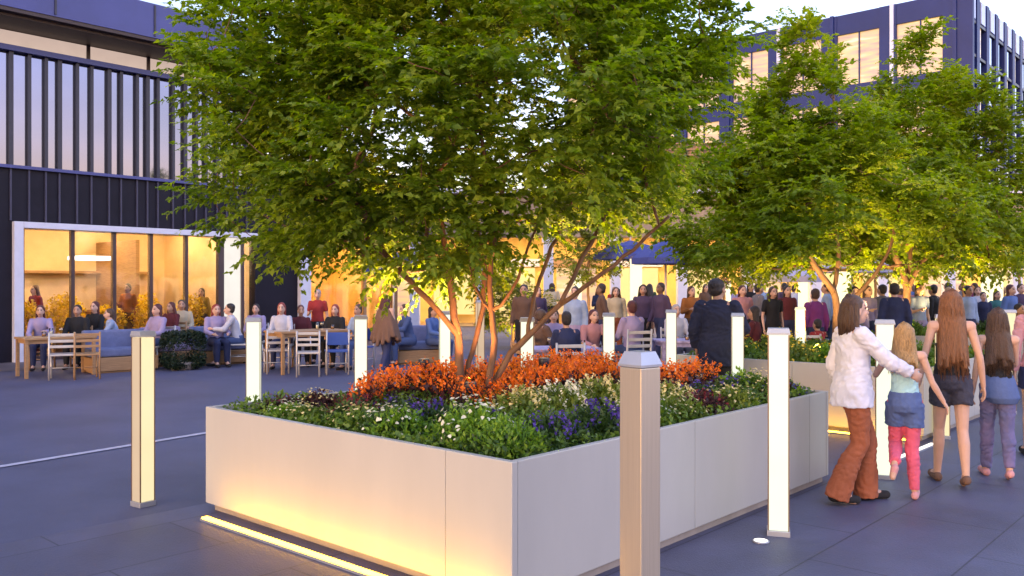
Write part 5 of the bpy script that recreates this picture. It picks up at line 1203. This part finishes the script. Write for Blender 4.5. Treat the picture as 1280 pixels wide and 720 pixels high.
uplight(D(530, 7.6, .98), (-.9, 7.4, 2.6), 80, (1, .62, .25), 'small round uplight left behind the tree stems', 95)
uplight(D(680, 7.7, .98), (.6, 7.4, 2.6), 75, (1, .62, .25), 'small round uplight right behind the tree stems', 95)
uplight(D(1020, 12.4, .70), (4.7, 13.2, 2.6), 105, (1, .66, .22), 'small round uplight before the forked trunk of the second planter', 120)
uplight(D(1075, 13.6, .70), (5.0, 13.2, 3), 95, (1, .66, .22), 'small round uplight right of the forked trunk in the second planter', 120)
uplight(D(1115, 16.2, .70), (7.6, 17, 2.8), 140, (1, .66, .22), 'small round uplight before the trunk in the third planter', 120)
uplight(D(1185, 17.2, .70), (8.4, 17, 3), 130, (1, .66, .22), 'small round uplight right of the trunk in the third planter', 120)
for px, d, zc, r, lab in far:
    b = D(px, d, 0); uplight((b.x + .25, b.y - .9, 0), (b.x, b.y, zc), 90, (1, .72, .2), 'small round ground uplight before the ' + lab.split(' tree')[0] + ' tree at pixel column ' + str(px) if False else 'round uplight shining on the ' + ' '.join(lab.split()[:11]), 110)
# ------------------------------------------------------------------ clipped shrub and the golden flower displays in the shop
M['box_leaf'] = leafmat('box_leaf', (.004, .012, .006), (.010, .024, .010), (.02, .04, .015), .1, 6)
g2 = np.random.default_rng(77); n = 9000
u = unit(g2.normal(0, 1, (n, 3))); sgn = np.sign(u) * np.abs(u) ** .45; P = sgn * np.array([.38, .38, .37]) * g2.uniform(.8, 1.02, n)[:, None]; P[:, 2] += .40
rt = empty('clipped_shrub', D(229, 17.7, 0), .7, 'dark green clipped box shrub between the cushioned benches', 'shrub')
MB().lathe([(.22, 0), (.26, .12), (.25, .13)], n=20).build('pot', M['plinth'], rt)
linkmesh('foliage', leaves('foliage', P, u + g2.normal(0, .7, (n, 3)), u + g2.normal(0, .6, (n, 3)), g2.uniform(.03, .055, n), .6), rt, M['box_leaf'])
M['gold_leaf'] = leafmat('gold_leaf', (.34, .22, .01), (.60, .42, .02), (.80, .62, .05), .3, 5)
labs = ['golden flower display at the left end inside the shop', 'golden flower display behind the second shop pane', 'golden flower display behind the third shop pane', 'golden flower display behind the fourth shop pane', 'golden flower display behind the fifth shop pane', 'golden flower display by the orange shirt in the shop', 'golden flower display deep in the shop behind the maroon sitter']
for i, (s, o_, h_) in enumerate([(.55, -.9, 1.35), (1.35, -1.0, 1.5), (2.45, -.9, 1.2), (3.4, -1.0, 1.25), (4.6, -.9, 1.45), (2.0, -2.2, 1.4), (3.9, -1.9, 1.5)]):
    b = B(s, o_, .035); rt = empty('flower_display', b, 0, labs[i], 'flower display', 'golden flower displays in the shop')
    MB().lathe([(.16, 0), (.20, .4), (.22, .42)], n=16).build('vase', M['woodtrim'], rt)
    n = 900; q = g2.normal(0, 1, (n, 3)); q = unit(q) * (g2.uniform(.3, 1, n) ** .5)[:, None] * np.array([.38, .38, (h_ - .4) / 2]); q[:, 2] += .4 + (h_ - .4) / 2
    linkmesh('flowers', leaves('flowers', q, g2.normal(0, 1, (n, 3)), g2.normal(0, 1, (n, 3)), g2.uniform(.05, .10, n), .8), rt, M['gold_leaf'])
